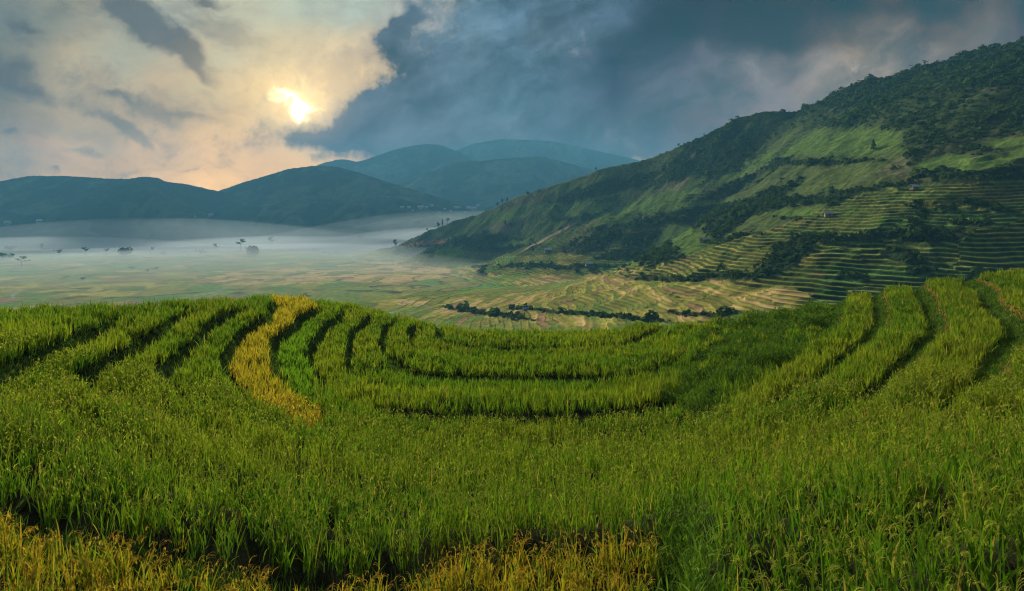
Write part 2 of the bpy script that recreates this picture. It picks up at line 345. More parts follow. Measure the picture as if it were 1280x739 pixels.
GX0, GX1, GY0, GY1, GS = -80.0, 92.0, -6.0, 112.0, 0.25
gx = np.arange(GX0, GX1 + GS, GS); gy = np.arange(GY0, GY1 + GS, GS)
CS = 1.0                                    # the contour field is smooth: solve it coarse, interpolate fine
cx_ = np.arange(GX0 - 2, GX1 + 3, CS); cy_ = np.arange(GY0 - 2, GY1 + 3, CS)
_cX, _cY = np.meshgrid(cx_, cy_); _cS = tps(_cX, _cY)
def S_at(x, y):
    fx = np.clip((x - cx_[0]) / CS, 0, len(cx_) - 1.001); fy = np.clip((y - cy_[0]) / CS, 0, len(cy_) - 1.001)
    i = fx.astype(int); j = fy.astype(int); u = fx - i; v = fy - j
    s = (_cS[j, i] * (1 - u) + _cS[j, i + 1] * u) * (1 - v) + (_cS[j + 1, i] * (1 - u) + _cS[j + 1, i + 1] * u) * v
    wob = (fbm(x * 0.35, y * 0.35, 3, 21) - 0.5) * 0.16
    return np.clip(s + wob, -6, 13.5)
def column(x, y): return CX + F * x / np.maximum(y, 0.5)
def crest_d(x, y):
    return y - np.interp(column(x, y), CREST[:, 0], CREST[:, 1])
def crest_w(x, y):
    return sstep(crest_d(x, y), -8, -1.5) * (1 - sstep(column(x, y), 520, 640))
def bank_frac(x, y):
    """share of each bed, measured from its upper edge, taken by the bank: wide grass banks on the right, narrow risers on the left"""
    px = column(x, y)
    f = np.where(px > 860, 0.40, 0.24)
    f = 0.24 + 0.17 * sstep(px, 860, 960)
    front = (1 - sstep(y, 17, 26)) * (1 - sstep(px, 830, 930) * sstep(y, 16, 19))
    f = f * (1 - 0.9 * front)
    f = f + 0.07 * (1 - sstep(px, 400, 470)) * (1 - front * 0.9) 
    return f * (1 - crest_w(x, y))
def near_z(x, y, s=None):
    if s is None: s = S_at(x, y)
    k = np.floor(s); f = s - k
    bf = np.maximum(bank_frac(x, y), 0.10)
    rise = sstep(f, 0.0, bf * np.where(column(x, y) > 880, 0.85, 0.6))
    low = 0.75 * (1 - sstep(column(x, y), 840, 890)) * sstep(y, 6.0, 7.0) * (1 - sstep(y, 14, 16))
    cpx = column(x, y); mid = sstep(cpx, 440, 520) * (1 - sstep(cpx, 810, 880))
    zb = lambda q: -7.0 - 0.8 * q - low * (q == -1) + mid * (0.55 * (q == 6) + 0.50 * (q == 8) + 0.40 * (q == 10))
    z = zb(k - 1) * (1 - rise) + zb(k) * rise
    cw = crest_w(x, y); z = z * (1 - cw) + (-7.0 - 0.8 * (s - 0.5)) * cw
    z = z + (fbm(x * 0.5, y * 0.5, 3, 4) - 0.5) * 0.22
    d = np.maximum(crest_d(x, y), 0)
    z = z - 0.62 * d * d / (d + 9.0) - 0.02 * np.maximum(d - 22, 0) ** 1.6
    return z, k, f
def build_near_ground():
    X, Y = np.meshgrid(gx, gy); s = S_at(X, Y); z, k, f = near_z(X, Y, s)
    bank = (f < bank_frac(X, Y))
    n = fbm(X * 0.8, Y * 0.8, 3, 9)[..., None]
    soil = np.array([0.014, 0.015, 0.008]) * (0.6 + 0.8 * n); green = np.array([0.035, 0.055, 0.012]) * (0.6 + 0.8 * n)
    col = np.where(bank[..., None], green, soil)
    out = crest_d(X, Y) > 2
    col = np.where(out[..., None], np.array([0.04, 0.06, 0.015]) * (0.6 + 0.8 * n), col)
    V = np.stack([X, Y, z], -1).reshape(-1, 3)
    o = np_mesh('terrace_ground', V, grid_faces(len(gy), len(gx)), M_SOIL, col.reshape(-1, 3))
    tag(o, 'stepped earth of the near terraced hillside under the rice', 'ground', kind='structure')
build_near_ground()

# ------------------------------------------------------------------ valley floor and the mountainside on the right
def ridge(L):
    a = []
    for (px, row, D, W) in L:
        a.append(((px - CX) / F * D, D, (HOR - row) / F * D, W))
    return np.array(a)
RIDGES = [
 ridge([(440, 317, 1900, 90), (456, 316, 1850, 100), (498, 306, 1740, 130), (541, 285, 1640, 140), (584, 270, 1570, 170), (623, 257, 1500, 210), (662, 242, 1430, 270), (712, 223, 1350, 280), (761, 211, 1270, 310),
        (820, 195, 1200, 340), (875, 172, 1120, 390), (915, 150, 1070, 430), (950, 140, 1030, 460), (1000, 134, 980, 520), (1040, 117, 930, 600), (1070, 102, 900, 680), (1140, 90, 820, 860), (1205, 70, 770, 1020), (1280, 50, 720, 1100),
        (1400, 10, 640, 1150), (1560, -60, 560, 1150)]),
 ridge([(618, 324, 1250, 130), (670, 303, 1150, 180), (718, 285, 1080, 220), (770, 268, 1010, 240), (820, 255, 950, 250), (880, 236, 890, 260), (940, 213, 850, 260), (1000, 186, 810, 260), (1060, 164, 780, 280), (1100, 176, 770, 260)]),
 ridge([(503, 327, 1500, 70), (534, 312, 1450, 110), (562, 300, 1400, 130), (588, 295, 1370, 140), (616, 292, 1340, 140), (680, 280, 1320, 140)]),
 ridge([(790, 338, 880, 130), (865, 319, 760, 190), (930, 300, 680, 230), (980, 280, 620, 260), (1040, 264, 570, 280), (1110, 250, 540, 300), (1200, 240, 500, 320)]),
]
def floor_z(x, y):
    z = -121 + (fbm(x / 260, y / 260, 3, 31) - 0.5) * 10
    z = z + 0.045 * np.maximum(x + 160, 0) + 0.00006 * np.maximum(x + 60, 0) ** 2
    return z - 2.0 * sstep(y, 1700, 2600)
def valley_z(x, y):
    zf = floor_z(x, y)
    z = zf.copy()
    for Rg in RIDGES:
        num = np.zeros(x.shape); den = np.zeros(x.shape)
        for a, b in zip(Rg[:-1], Rg[1:]):
            e = b[:2] - a[:2]; t = np.clip(((x - a[0]) * e[0] + (y - a[1]) * e[1]) / (e @ e), 0, 1)
            d = np.hypot(x - a[0] - t * e[0], y - a[1] - t * e[1])
            zr = a[2] + t * (b[2] - a[2]); W = a[3] + t * (b[3] - a[3])
            q = np.clip(1 - d / W, 0, 1) ** 1.6
            wt = (100.0 / (d + 8.0)) ** 9
            num += wt * (zf + (zr - zf) * q); den += wt
        best = num / den
        h = 5.0
        z = np.maximum(z, best) + h * 0.25 * np.maximum(1 - np.abs(z - best) / h, 0) ** 2 * 0.5
    return z, zf
def valley_grid(px, D):
    c, d = np.meshgrid(px, D); x = (c - CX) / F * d; y = d
    z, zf = valley_z(x, y)
    up = z - zf                                              # height of the slope over the valley floor
    # gullies and lumps
    rough = sstep(up, 3, 60)
    nz = (fbm(x / 120, y / 120, 5, 41, 0.55) - 0.5) * 34 + (np.abs(fbm(x / 70, y / 70, 4, 47) - 0.5) - 0.12) * -40
    rg = np.minimum(1, up / 90)
    near_ridge = 1.0
    z = z + nz * 0.55 * rough * rg
    # the near hill drops to the valley here
    dn = crest_d(x, y)
    hill = -26 - 0.50 * np.maximum(dn - 22, 0) - 10 * (1 - sstep(dn, 5, 60))
    low = sstep(dn, 110, 330) 
    z = np.where(dn < 420, np.maximum(np.minimum(z, -30 - 0.1 * dn) * (1 - low) + z * low, hill), z)
    return c, x, y, z, up
def poly_mask(c, r, P, soft=4.0):
    """soft inside mask of a polygon in photo coordinates of the slope"""
    P = np.array(P, float); inside = np.zeros(c.shape, bool); dist = np.full(c.shape, 1e9)
    n = len(P)
    for i in range(n):
        a = P[i]; b = P[(i + 1) % n]
        cond = ((a[1] > r) != (b[1] > r))
        with np.errstate(divide='ignore', invalid='ignore'):
            xi = (b[0] - a[0]) * (r - a[1]) / (b[1] - a[1] + 1e-12) + a[0]
        inside ^= cond & (c < xi)
        e = b - a; t = np.clip(((c - a[0]) * e[0] + (r - a[1]) * e[1]) / (e @ e), 0, 1)
        dist = np.minimum(dist, np.hypot(c - a[0] - t * e[0], r - a[1] - t * e[1]))
    sdv = np.where(inside, dist, -dist)
    return np.clip(0.5 + sdv / (2 * soft), 0, 1)
def ell(c, r, px, row, rx, ry, ang=0.0):
    a = R(ang); u = (c - px) * math.cos(a) - (r - row) * math.sin(a); v = (c - px) * math.sin(a) + (r - row) * math.cos(a)
    return np.clip(1.6 - ((u / rx) ** 2 + (v / ry) ** 2) * 1.1, 0, 1)
TERR = [(800, 336), (862, 318), (930, 298), (985, 278), (1045, 258), (1062, 246), (1140, 232), (1300, 222), (1600, 220), (1600, 430), (1000, 430), (800, 430), (640, 420), (560, 380), (640, 345), (735, 342)]
FAN = [(540, 340), (640, 344), (735, 343), (820, 347), (900, 352), (1000, 362), (1060, 395), (1060, 450), (480, 450), (500, 380)]
TERR2 = [(618, 322), (700, 317), (800, 322), (800, 336), (735, 342), (612, 345)]
GULLIES = [(980, 322, 42, 13, 28), (955, 338, 30, 7, 15), (1030, 300, 50, 4, 0), (1165, 296, 52, 10, 0), (1135, 322, 30, 7, -8), (1150, 337, 20, 6, 0), (1230, 258, 40, 5, -12), (1185, 262, 24, 4, -18), (1255, 350, 60, 8, 0), (1215, 280, 26, 4, 0),
           (740, 393, 110, 2.4, -5), (880, 391, 48, 2.6, 0), (615, 392, 60, 3, -8), (905, 345, 40, 4, 0), (1090, 297, 30, 5, 0), (1065, 345, 20, 4, -10), (700, 333, 80, 3, 0), (838, 348, 60, 3, 0), (600, 337, 7, 7, 20), (780, 318, 40, 6, 5)]
FORESTS = [(880, 270, 50, 10, 6), (905, 263, 40, 9, 0), (745, 302, 46, 9, 14), (805, 297, 40, 8, 10), (860, 300, 34, 12, 0), (930, 262, 60, 4, 3), (820, 275, 90, 6, 14), (575, 305, 55, 9, 12), (620, 305, 50, 10, 0), (500, 318, 36, 5, 12),
           (730, 240, 50, 8, 18), (790, 228, 44, 6, 20), (840, 222, 40, 5, 20), (1000, 251, 90, 4, 3), (1090, 237, 70, 4, 6), (990, 203, 120, 3, 0), (905, 205, 40, 12, 20), (700, 270, 14, 7, 0), (1060, 246, 16, 5, 30), (1010, 270, 40, 6, 0)]
MEADOWS = [(1060, 178, 74, 18, 2), (985, 190, 60, 7, 14), (860, 300, 34, 14, -10), (880, 315, 34, 7, 0), (830, 250, 40, 9, 16), (780, 262, 60, 4, 18), (850, 258, 60, 4, 6), (730, 262, 40, 7, 10), (1000, 265, 42, 6, 2), (640, 268, 46, 6, 14), (700, 258, 40, 3, 6),
           (930, 215, 40, 5, 22), (860, 235, 22, 5, 40), (1270, 180, 40, 8, 0), (1240, 200, 60, 8, 10), (1180, 205, 40, 8, 10), (790, 268, 30, 3, 25), (655, 303, 40, 3, 6), (760, 275, 44, 3, 25), (560, 316, 24, 8, 20), (1260, 245, 30, 8, 0)]
def landcover(c, x, y, z, up):
    r = HOR - F * z / y
    n1 = fbm(x / 90, y / 90, 4, 61); n2 = fbm(x / 22, y / 22, 4, 67); n3 = fbm(x / 6, y / 6, 3, 71)
    wob = (n2 - 0.5) * 14; cw = c + wob * 1.5; rw = r + wob * 0.5
    slope = sstep(up, 7, 22)
    forest = np.clip(sstep(n1 + 0.25 * (n2 - 0.5), 0.56, 0.68), 0, 1) * slope
    high = poly_mask(cw, rw, [(860, 190), (900, 215), (960, 175), (1000, 160), (1120, 168), (1150, 225), (1600, 240), (1600, -200), (1000, -100), (800, 150)], 6)
    forest = np.maximum(forest, high * (0.55 + 0.45 * sstep(n1, 0.36, 0.5)))
    for e in FORESTS: forest = np.maximum(forest, ell(cw, rw, *e))
    mead = np.zeros_like(c)
    for e in MEADOWS: mead = np.maximum(mead, ell(cw, rw, *e))
    forest = forest * (1 - mead)
    terr = np.maximum(poly_mask(cw, rw, TERR, 3), poly_mask(cw, rw, TERR2, 3))
    fan = poly_mask(cw, rw, FAN, 3); slope = slope * (1 - fan); terr = terr * (1 - sstep(fan, 0.3, 0.7))
    flat = 1 - slope
    gul = np.zeros_like(c)
    for e in GULLIES: gul = np.maximum(gul, ell(cw, rw, *e))
    terr = terr * (1 - gul)
    forest = np.maximum(forest * (1 - poly_mask(cw, rw, TERR, 3)) * (1 - poly_mask(cw, rw, TERR2, 3)), gul)
    forest = np.maximum(forest * (1 - fan), gul)
    return r, n1, n2, n3, slope, forest, mead, terr, flat, gul, fan
def mixc(a, b, f): return a * (1 - f[..., None]) + np.asarray(b) * f[..., None]
def high_(c, e): return sstep(c, 850, 950) * sstep(e, 0.09, 0.14)
def build_valley():
    px = np.concatenate([np.arange(-420, 380, 4.0), np.arange(380, 1300, 1.3), np.arange(1300, 1620, 5.0)])
    D = np.concatenate([np.linspace(80, 230, 40, endpoint=False), np.geomspace(230, 900, 1000, endpoint=False), np.geomspace(900, 1900, 300, endpoint=False), np.geomspace(1900, 3000, 60)])
    c, x, y, z, up = valley_grid(px, D)
    r, n1, n2, n3, slope, forest, mead, terr, flat, gul, fan = landcover(c, x, y, z, up)
    # terrace steps cut in the mountain foot, contour by contour
    step = np.where(terr > 0.5, 2.3, 1.5)
    zz = z + (n2 - 0.5) * 0.8
    def steps(zv, h):
        k = np.floor(zv / h); f = zv / h - k
        return k, f, h * (k + sstep(f, 0.58, 1.0))
    off = cell(x / 60 + (n1 - 0.5) * 3, y / 75, 107) * 2.0 + (n1 - 0.5) * 9
    k2, f2, z2 = steps(zz + off, 2.3); z2 = z2 - off; off1 = cell(x / 75, y / 110 + (n1 - 0.5) * 2, 109) * 1.2
    k1, f1, z1 = steps(z + (n2 - 0.5) * 0.22 + (n1 - 0.5) * 1.5 + off1, 1.5); z1 = z1 - off1 - (n1 - 0.5) * 1.5
    tm = sstep(terr, 0.4, 0.6)
    fl = flat * (1 - tm); fl = fl * np.maximum(sstep(fbm(x / 70, y / 70, 3, 95), 0.36, 0.46), sstep(fan, 0.4, 0.6))
    znew = z * (1 - tm) + z2 * tm
    znew = znew * (1 - fl) + (z1 * fl)
    k5, f5, z5 = steps(zz + (n1 - 0.5) * 20, 5.0); old = slope * (1 - tm) * sstep(fbm(x / 130, y / 130, 3, 103), 0.42, 0.56) * (1 - 0.7 * high_(c, z / y))
    znew = znew + (z5 - (n1 - 0.5) * 20 - (n2 - 0.5) * 0.8 - z) * old * 0.8
    k = np.where(tm > 0.5, k2, k1); f = np.where(tm > 0.5, f2, f1)
    # plots: every terrace is cut into plots of one crop each
    plot = cell(x / 42 + k * 3.7, y / 60 + k * 1.9, 83)
    plot2 = cell(x / 95, y / 95, 89)
    green = np.array([0.13, 0.17, 0.034]); ripe = np.array([0.23, 0.21, 0.045]); straw = np.array([0.31, 0.22, 0.085]); fresh = np.array([0.10, 0.20, 0.04]); soil = np.array([0.15, 0.09, 0.05]); olive = np.array([0.16, 0.155, 0.035])
    q = np.clip(0.55 * plot + 0.45 * plot2 + (n1 - 0.5) * 0.5, 0, 1)
    dry = np.zeros_like(c)
    for e in [(600, 385, 90, 10, -4), (690, 398, 60, 6, -6), (520, 338, 90, 9, -4), (470, 345, 70, 9, 0), (700, 348, 70, 5, 4), (780, 345, 70, 7, 0), (880, 372, 120, 12, -4), (960, 372, 60, 9, 6), (850, 392, 60, 8, 0), (360, 345, 90, 8, 0), (300, 350, 60, 6, 0), (900, 352, 50, 4, 0), (640, 375, 60, 6, 8), (1260, 293, 40, 5, 0), (1250, 262, 40, 4, 0)]:
        dry = np.maximum(dry, ell(c + (n2 - .5) * 30, r + (n2 - .5) * 9, *e))
    q = np.clip(q * 0.62 + 0.42 * dry * (0.4 + plot), 0, 1.0)
    fc = mixc(np.broadcast_to(fresh, c.shape + (3,)), green, sstep(q, 0.08, 0.22))
    fc = mixc(fc, olive, sstep(q, 0.25, 0.38)); fc = mixc(fc, ripe, sstep(q, 0.42, 0.52)); fc = mixc(fc, straw, sstep(q, 0.64, 0.80)); fc = mixc(fc, soil, sstep(plot, 0.93, 0.95) * 0.8)
    fc = fc * (0.8 + 0.4 * plot)[..., None]
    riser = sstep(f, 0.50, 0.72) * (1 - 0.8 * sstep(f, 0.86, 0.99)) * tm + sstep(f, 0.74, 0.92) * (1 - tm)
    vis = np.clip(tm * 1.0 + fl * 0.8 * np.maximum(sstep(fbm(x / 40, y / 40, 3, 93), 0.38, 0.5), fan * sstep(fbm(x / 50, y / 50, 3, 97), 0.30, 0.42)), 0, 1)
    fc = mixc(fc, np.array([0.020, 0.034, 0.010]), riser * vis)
    # slopes: rough grass, meadow, forest floor
    rough = np.array([0.060, 0.078, 0.026]); mg = np.array([0.066, 0.104, 0.022]); ff = np.array([0.016, 0.026, 0.010])
    sc_ = mixc(np.broadcast_to(rough, c.shape + (3,)), np.array([0.060, 0.082, 0.022]), sstep(plot2 + (n2 - .5) * .3, 0.55, 0.62) * 0.8)
    sc_ = mixc(sc_, np.array([0.10, 0.085, 0.05]), sstep(plot2, 0.86, 0.9) * 0.7)
    sc_ = mixc(sc_, np.array([0.022, 0.036, 0.012]), sstep(f5, 0.66, 0.80) * old * 0.85)
    sc_ = mixc(sc_, mg, mead); sc_ = mixc(sc_, ff, forest)
    sc_ = mixc(sc_, np.array([0.19, 0.095, 0.06]), ell(c, r, 535, 304, 28, 3.2, 6))
    sc_ = mixc(sc_, np.array([0.24, 0.17, 0.11]), np.maximum(ell(c, r, 685, 297, 38, 1.4, 28), ell(c, r, 1052, 262, 16, 1.6, 42)))
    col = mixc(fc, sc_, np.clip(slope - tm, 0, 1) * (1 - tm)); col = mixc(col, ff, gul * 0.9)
    # pale water channels winding over the floor
    ch = np.abs(fbm(x / 300, y / 500, 3, 101) - 0.5)
    col = mixc(col, np.array([0.20, 0.20, 0.17]), (ch < 0.006) * flat * (1 - sstep(fan, 0.05, 0.3)) * 0.8)
    col = col * (0.82 + 0.36 * n3)[..., None]
    z = znew + forest * slope * n3 * 2.5
    V = np.stack([x, y, z], -1).reshape(-1, 3); fs = grid_faces(len(D), len(px))
    mount = (slope > 0.5).reshape(-1)
    fm = mount[fs].all(1)
    for name, sel, mat, lab in (('valley_floor', ~fm, M_VALLEY, 'patchwork of paddy fields across the misty valley floor'), ('mountainside', fm, M_SLOPE, 'tall green mountainside with terraces at its foot')):
        f_ = fs[sel]; used = np.unique(f_); remap = np.zeros(len(V), np.int64); remap[used] = np.arange(len(used))
        tag(np_mesh(name, V[used], remap[f_], mat, col.reshape(-1, 3)[used]), lab, 'terrain', kind='structure')
    return dict(px=px, D=D, z=z, forest=forest, slope=slope, terr=tm, mead=mead, gul=gul)
VG = build_valley()
def vlookup(px, D, key='z'):
    i = np.interp(px, VG['px'], np.arange(len(VG['px']))); j = np.interp(D, VG['D'], np.arange(len(VG['D'])))
    i = np.clip(i, 0, len(VG['px']) - 1.001); j = np.clip(j, 0, len(VG['D']) - 1.001)
    a = i.astype(int); b = j.astype(int); u = i - a; v = j - b; g = VG[key]
    return (g[b, a] * (1 - u) + g[b, a + 1] * u) * (1 - v) + (g[b + 1, a] * (1 - u) + g[b + 1, a + 1] * u) * v
def hit_ground(px, row, dmin=250, dmax=2600):
    """where the sight line of a photo pixel meets the valley terrain: world x, y, z"""
    D = np.geomspace(dmin, dmax, 1500); z = vlookup(np.full(D.shape, float(px)), D); ray = (HOR - row) / F * D
    h = np.nonzero(z >= ray)[0]
    k = h[0] if len(h) else int(np.argmin(np.abs(z - ray)))
    return ((px - CX) / F * D[k], D[k], z[k])

# ------------------------------------------------------------------ far hills
def far_hill(name, label, ridge_pts, depth, back, tint, seed, amp, base=-126.0, nd=70):
    """ridge_pts: (px, row, D); falls towards the viewer over `depth` metres and away over `back` metres"""
    P = np.array(ridge_pts, float); px = np.arange(P[0, 0], P[-1, 0] + 0.1, 2.5)
    k = np.arange(len(P)); kk = np.interp(px, P[:, 0], k)
    row = np.interp(px, P[:, 0], P[:, 1]); Dm = np.interp(px, P[:, 0], P[:, 2])
    ker = np.hanning(9); ker /= ker.sum()
    row = np.convolve(np.pad(row, 4, mode='edge'), ker, 'valid')
    zr = (HOR - row) / F * Dm; xr = (px - CX) / F * Dm
    t = np.concatenate([np.linspace(-1, 0, nd), np.linspace(0, 1, 16)[1:]])
    T, X = np.meshgrid(t, xr, indexing='ij'); _, ZR = np.meshgrid(t, zr, indexing='ij'); _, DM = np.meshgrid(t, Dm, indexing='ij')
    Y = DM + np.where(T < 0, T * depth, T * back)
    q = (1 - np.abs(T)) ** 1.25
    n = fbm(X / (amp * 9), Y / (amp * 9), 5, seed, 0.55) - 0.5; n2 = np.abs(fbm(X / (amp * 5), Y / (amp * 7), 4, seed + 3) - 0.5)
    fade = np.clip(np.abs(T) * 5, 0.0, 1) * np.clip((1 - np.abs(T)) * 4, 0, 1)
    Z = base + (ZR - base) * q + (n * 1.9 - n2 * 2.4 + 0.28) * amp * fade * np.clip((ZR - base) / 200, 0.2, 1)
    ft = fbm(X / 14, Y / 14, 3, seed + 5)
    Z = Z + (ft - 0.5) * 7.0 * np.clip((ZR - base) / 100, 0, 1)
    patch = sstep(fbm(X / 130, Y / 130, 5, seed + 9, 0.6), 0.46, 0.62)
    col = mixc(np.broadcast_to(np.array(tint), X.shape + (3,)), np.array(tint) * np.array([3.6, 3.2, 2.4]), patch * 0.9)
    o = np_mesh(name, np.stack([X, Y, Z], -1).reshape(-1, 3), grid_faces(len(t), len(px)), M_HILL, col.reshape(-1, 3))
    tag(o, label, 'hill', kind='structure'); return o
FT = (0.016, 0.024, 0.016)
far_hill('hills', 'long dark ridge with a wooded bump on the far left', [(-420, 260, 2900), (-200, 240, 2800), (-60, 233, 2750), (0, 227, 2750), (33, 220, 2750), (82, 220, 2750), (131, 223, 2750), (164, 224, 2750), (174, 221, 2750), (184, 221, 2750), (197, 222, 2750), (207, 227, 2750), (236, 231, 2800), (272, 239, 2850), (300, 246, 2900), (340, 262, 2950), (380, 300, 3000)], 640, 700, FT, 111, 55)
far_hill('foothill', 'wooded spur below the left ridge', [(20, 300, 2380), (49, 279, 2400), (75, 262, 2430), (105, 247, 2460), (140, 234, 2500), (165, 229, 2520), (190, 232, 2520), (215, 243, 2500), (240, 258, 2460), (265, 275, 2420), (290, 290, 2380), (310, 304, 2350)], 260, 420, (0.012, 0.019, 0.012), 117, 34)
far_hill('hills', 'broad rounded hill in the middle distance', [(210, 300, 3000), (250, 252, 3050), (272, 239, 3100), (295, 231, 3100), (328, 221, 3100), (361, 211, 3100), (394, 207, 3100), (420, 208, 3100), (450, 216, 3100), (480, 226, 3050), (520, 238, 3000), (560, 250, 2950), (600, 262, 2900), (700, 290, 2850)], 800, 700, FT, 123, 60)
far_hill('hills', 'hazy lower mountain rising behind the village', [(430, 270, 3900), (490, 231, 3950), (520, 220, 4000), (545, 210, 4000), (575, 200, 4000), (600, 201, 4000), (640, 197, 4000), (680, 196, 4000), (740, 212, 4000), (800, 235, 4000), (900, 270, 3900)], 1000, 900, FT, 131, 75)
far_hill('hills', 'pale double peak under the cloud', [(330, 240, 4900), (385, 212, 4900), (400, 205, 4900), (424, 199, 4900), (433, 199, 4900), (446, 203, 4900), (470, 195, 4900), (500, 185, 4900), (530, 180, 4900), (550, 181, 4900), (575, 190, 4900), (610, 206, 4900), (680, 235, 4900)], 900, 900, FT, 137, 85)
far_hill('hills', 'faintest mountain, half lost in the storm cloud', [(520, 230, 5600), (560, 192, 5600), (590, 180, 5600), (625, 174, 5600), (660, 175, 5600), (690, 177, 5600), (715, 182, 5600), (740, 187, 5600), (785, 197, 5600), (850, 214, 5600), (1000, 260, 5600)], 700, 380, FT, 139, 85)
far_hill('hills', 'blue far slope beyond the right ridge', [(1130, 150, 2300), (1200, 90, 2300), (1240, 62, 2300), (1262, 53, 2300), (1280, 48, 2300), (1400, 10, 2300), (1600, -40, 2300)], 900, 700, FT, 143, 60)

# ------------------------------------------------------------------ air
def haze_mat(name, density, color, aniso=0.2):
    m, t, out = new_mat(name); v = t.n.new('ShaderNodeVolumePrincipled')
    v.inputs['Density'].default_value = density; v.inputs['Color'].default_value = (*color, 1); v.inputs['Anisotropy'].default_value = aniso
    t.l.new(v.outputs[0], out.inputs['Volume']); return m
def box(name, lo, hi, mat):
    V = np.array([[x, y, z] for z in (lo[2], hi[2]) for y in (lo[1], hi[1]) for x in (lo[0], hi[0])], float)
    Fq = np.array([[0, 2, 3, 1], [4, 5, 7, 6], [0, 1, 5, 4], [2, 6, 7, 3], [0, 4, 6, 2], [1, 3, 7, 5]])
    return np_mesh(name, V, Fq, mat, smooth=False)
tag(box('haze', (-5200, -200, -400), (5200, 6000, 700), haze_mat('haze air', HAZE_D, HAZE_C, 0.0)), 'thin blue haze filling the valley air', 'haze', kind='stuff')
def bank_of_mist(c, r, mat, n=64):
    """a low bank with a flat foot whose back thins out upwards, r = (x radius, y radius, height)"""
    V = []; Fs = []; rings = 14
    ph = rng.uniform(0, 6.28, 4)
    for i in range(1, rings + 1):
        q = i / rings
        for j in range(n):
            b = 2 * math.pi * j / n; w = 1 + 0.10 * math.sin(2 * b + ph[0]) + 0.07 * math.sin(5 * b + ph[1]) + 0.04 * math.sin(9 * b + ph[2])
            hz = (1 - q * q) ** 3.0 * (1 + 0.25 * math.sin(3 * b + ph[3]) * q)
            V.append((q * w * math.cos(b) * r[0] + c[0], q * w * math.sin(b) * r[1] + c[1], hz * r[2] + c[2]))
    top = len(V); V.append((c[0], c[1], c[2] + r[2])); V.append((c[0], c[1], c[2] - 6)); T = []
    for j in range(n):
        k = (j + 1) % n
        T.append((top, j, k)); T.append((top + 1, (rings - 1) * n + k, (rings - 1) * n + j))
        for i in range(rings - 1): Fs.append((i * n + j, (i + 1) * n + j, (i + 1) * n + k, i * n + k))
    return np_mesh('valley_mist', np.array(V), [np.array(Fs), np.array(T)], mat)
MIST = [(-1650, 2020, 1100, 400, 54, 2.0e-3, 'mist bank in front of the wooded spur at the far left'), (-850, 2100, 1100, 420, 54, 2.0e-3, 'mist bank behind the row of umbrella trees'), (-250, 2230, 900, 420, 84, 3.0e-3, 'brightest mist bank, pooling by the tip of the right mountain'),
        (-1300, 2120, 2000, 420, 120, 6e-4, 'higher thin mist creeping up the foot of the left hills'), (-200, 2360, 1500, 420, 150, 9e-4, 'tall pale mist rising below the far village'), (-560, 1930, 700, 220, 24, 1.2e-3, 'low wisp between the misty bank and the farm roofs'),
        (-1350, 1800, 900, 260, 22, 1.0e-3, 'low wisp across the left paddies'), (-520, 1560, 2200, 1250, 44, 1.2e-3, 'thin veil of mist spreading over the paddies')]
for (cx, cy, rx, ry, hh, dd, lab) in MIST:
    tag(bank_of_mist((cx, cy, -127), (rx, ry, hh), haze_mat('ground mist', dd, (0.80, 0.93, 1.0), 0.1)), lab, 'mist', kind='stuff')

# ------------------------------------------------------------------ rice and grass on the near terraces
def blades(base, az, th0, kap, L, w, segs, col, tip=None, prof=None):
    """curved tapering leaves: th0 lean from the vertical at the foot, kap extra bend along the leaf"""
    N = len(base); t = (np.arange(segs + 1) / segs)[None, :]
    tm = (np.arange(segs) + 0.5)[None, :] / segs
    th = th0[:, None] + kap[:, None] * tm ** 1.5
    h = np.concatenate([np.zeros((N, 1)), np.cumsum(np.sin(th), 1)], 1) * (L / segs)[:, None]
    v = np.concatenate([np.zeros((N, 1)), np.cumsum(np.cos(th), 1)], 1) * (L / segs)[:, None]
    dx, dy = np.sin(az)[:, None], np.cos(az)[:, None]
    P = np.stack([base[:, 0:1] + dx * h, base[:, 1:2] + dy * h, base[:, 2:3] + v], -1)
    if prof is None: prof = np.interp(np.linspace(0, 1, segs + 1), [0, 0.35, 0.75, 1], [0.75, 1.0, 0.7, 0.06])
    tw = az + rng.normal(0, 0.5, N)
    sd_ = np.stack([np.cos(tw), -np.sin(tw), rng.normal(0, 0.25, N)], -1)
    o = sd_[:, None, :] * (w[:, None] * prof[None, :])[..., None] * 0.5
    V = np.stack([P - o, P + o], 2).reshape(-1, 3)
    i = (np.arange(N)[:, None] * (segs + 1) + np.arange(segs)[None, :]) * 2
    Fq = np.stack([i, i + 1, i + 3, i + 2], -1).reshape(-1, 4)
    if tip is None: tip = col
    C = col[:, None, None, :] * (1 - t[0][None, :, None, None]) + tip[:, None, None, :] * t[0][None, :, None, None]
    C = np.broadcast_to(C, (N, segs + 1, 2, 3)).reshape(-1, 3)
    return V, Fq, C
class Acc:
    def __init__(s): s.V = []; s.F = []; s.C = []; s.n = 0
    def add(s, V, Fq, C): s.V.append(V.astype(np.float32)); s.F.append(Fq + s.n); s.C.append(C.astype(np.float32)); s.n += len(V)
    def build(s, name, mat, label=None, cat=None, kind=None, parent=None, group=None):
        if not s.n: return None
        q = [f for f in s.F if f.shape[1] == 4]; tr = [f for f in s.F if f.shape[1] == 3]
        fs = ([np.concatenate(q)] if q else []) + ([np.concatenate(tr)] if tr else [])
        return tag(np_mesh(name, np.concatenate(s.V), fs, mat, np.concatenate(s.C), parent), label, cat, group, kind)
beds = {}
banks = Acc(); weeds = Acc()
WEEDS = [(852, 545), (838, 500), (868, 452), (885, 415), (900, 396), (985, 384), (1045, 374), (1062, 380), (1030, 412), (985, 446), (930, 474), (900, 505), (870, 530)]
WEED2 = [(828, 800), (826, 640), (838, 600), (868, 590), (893, 620), (905, 690), (930, 800)]
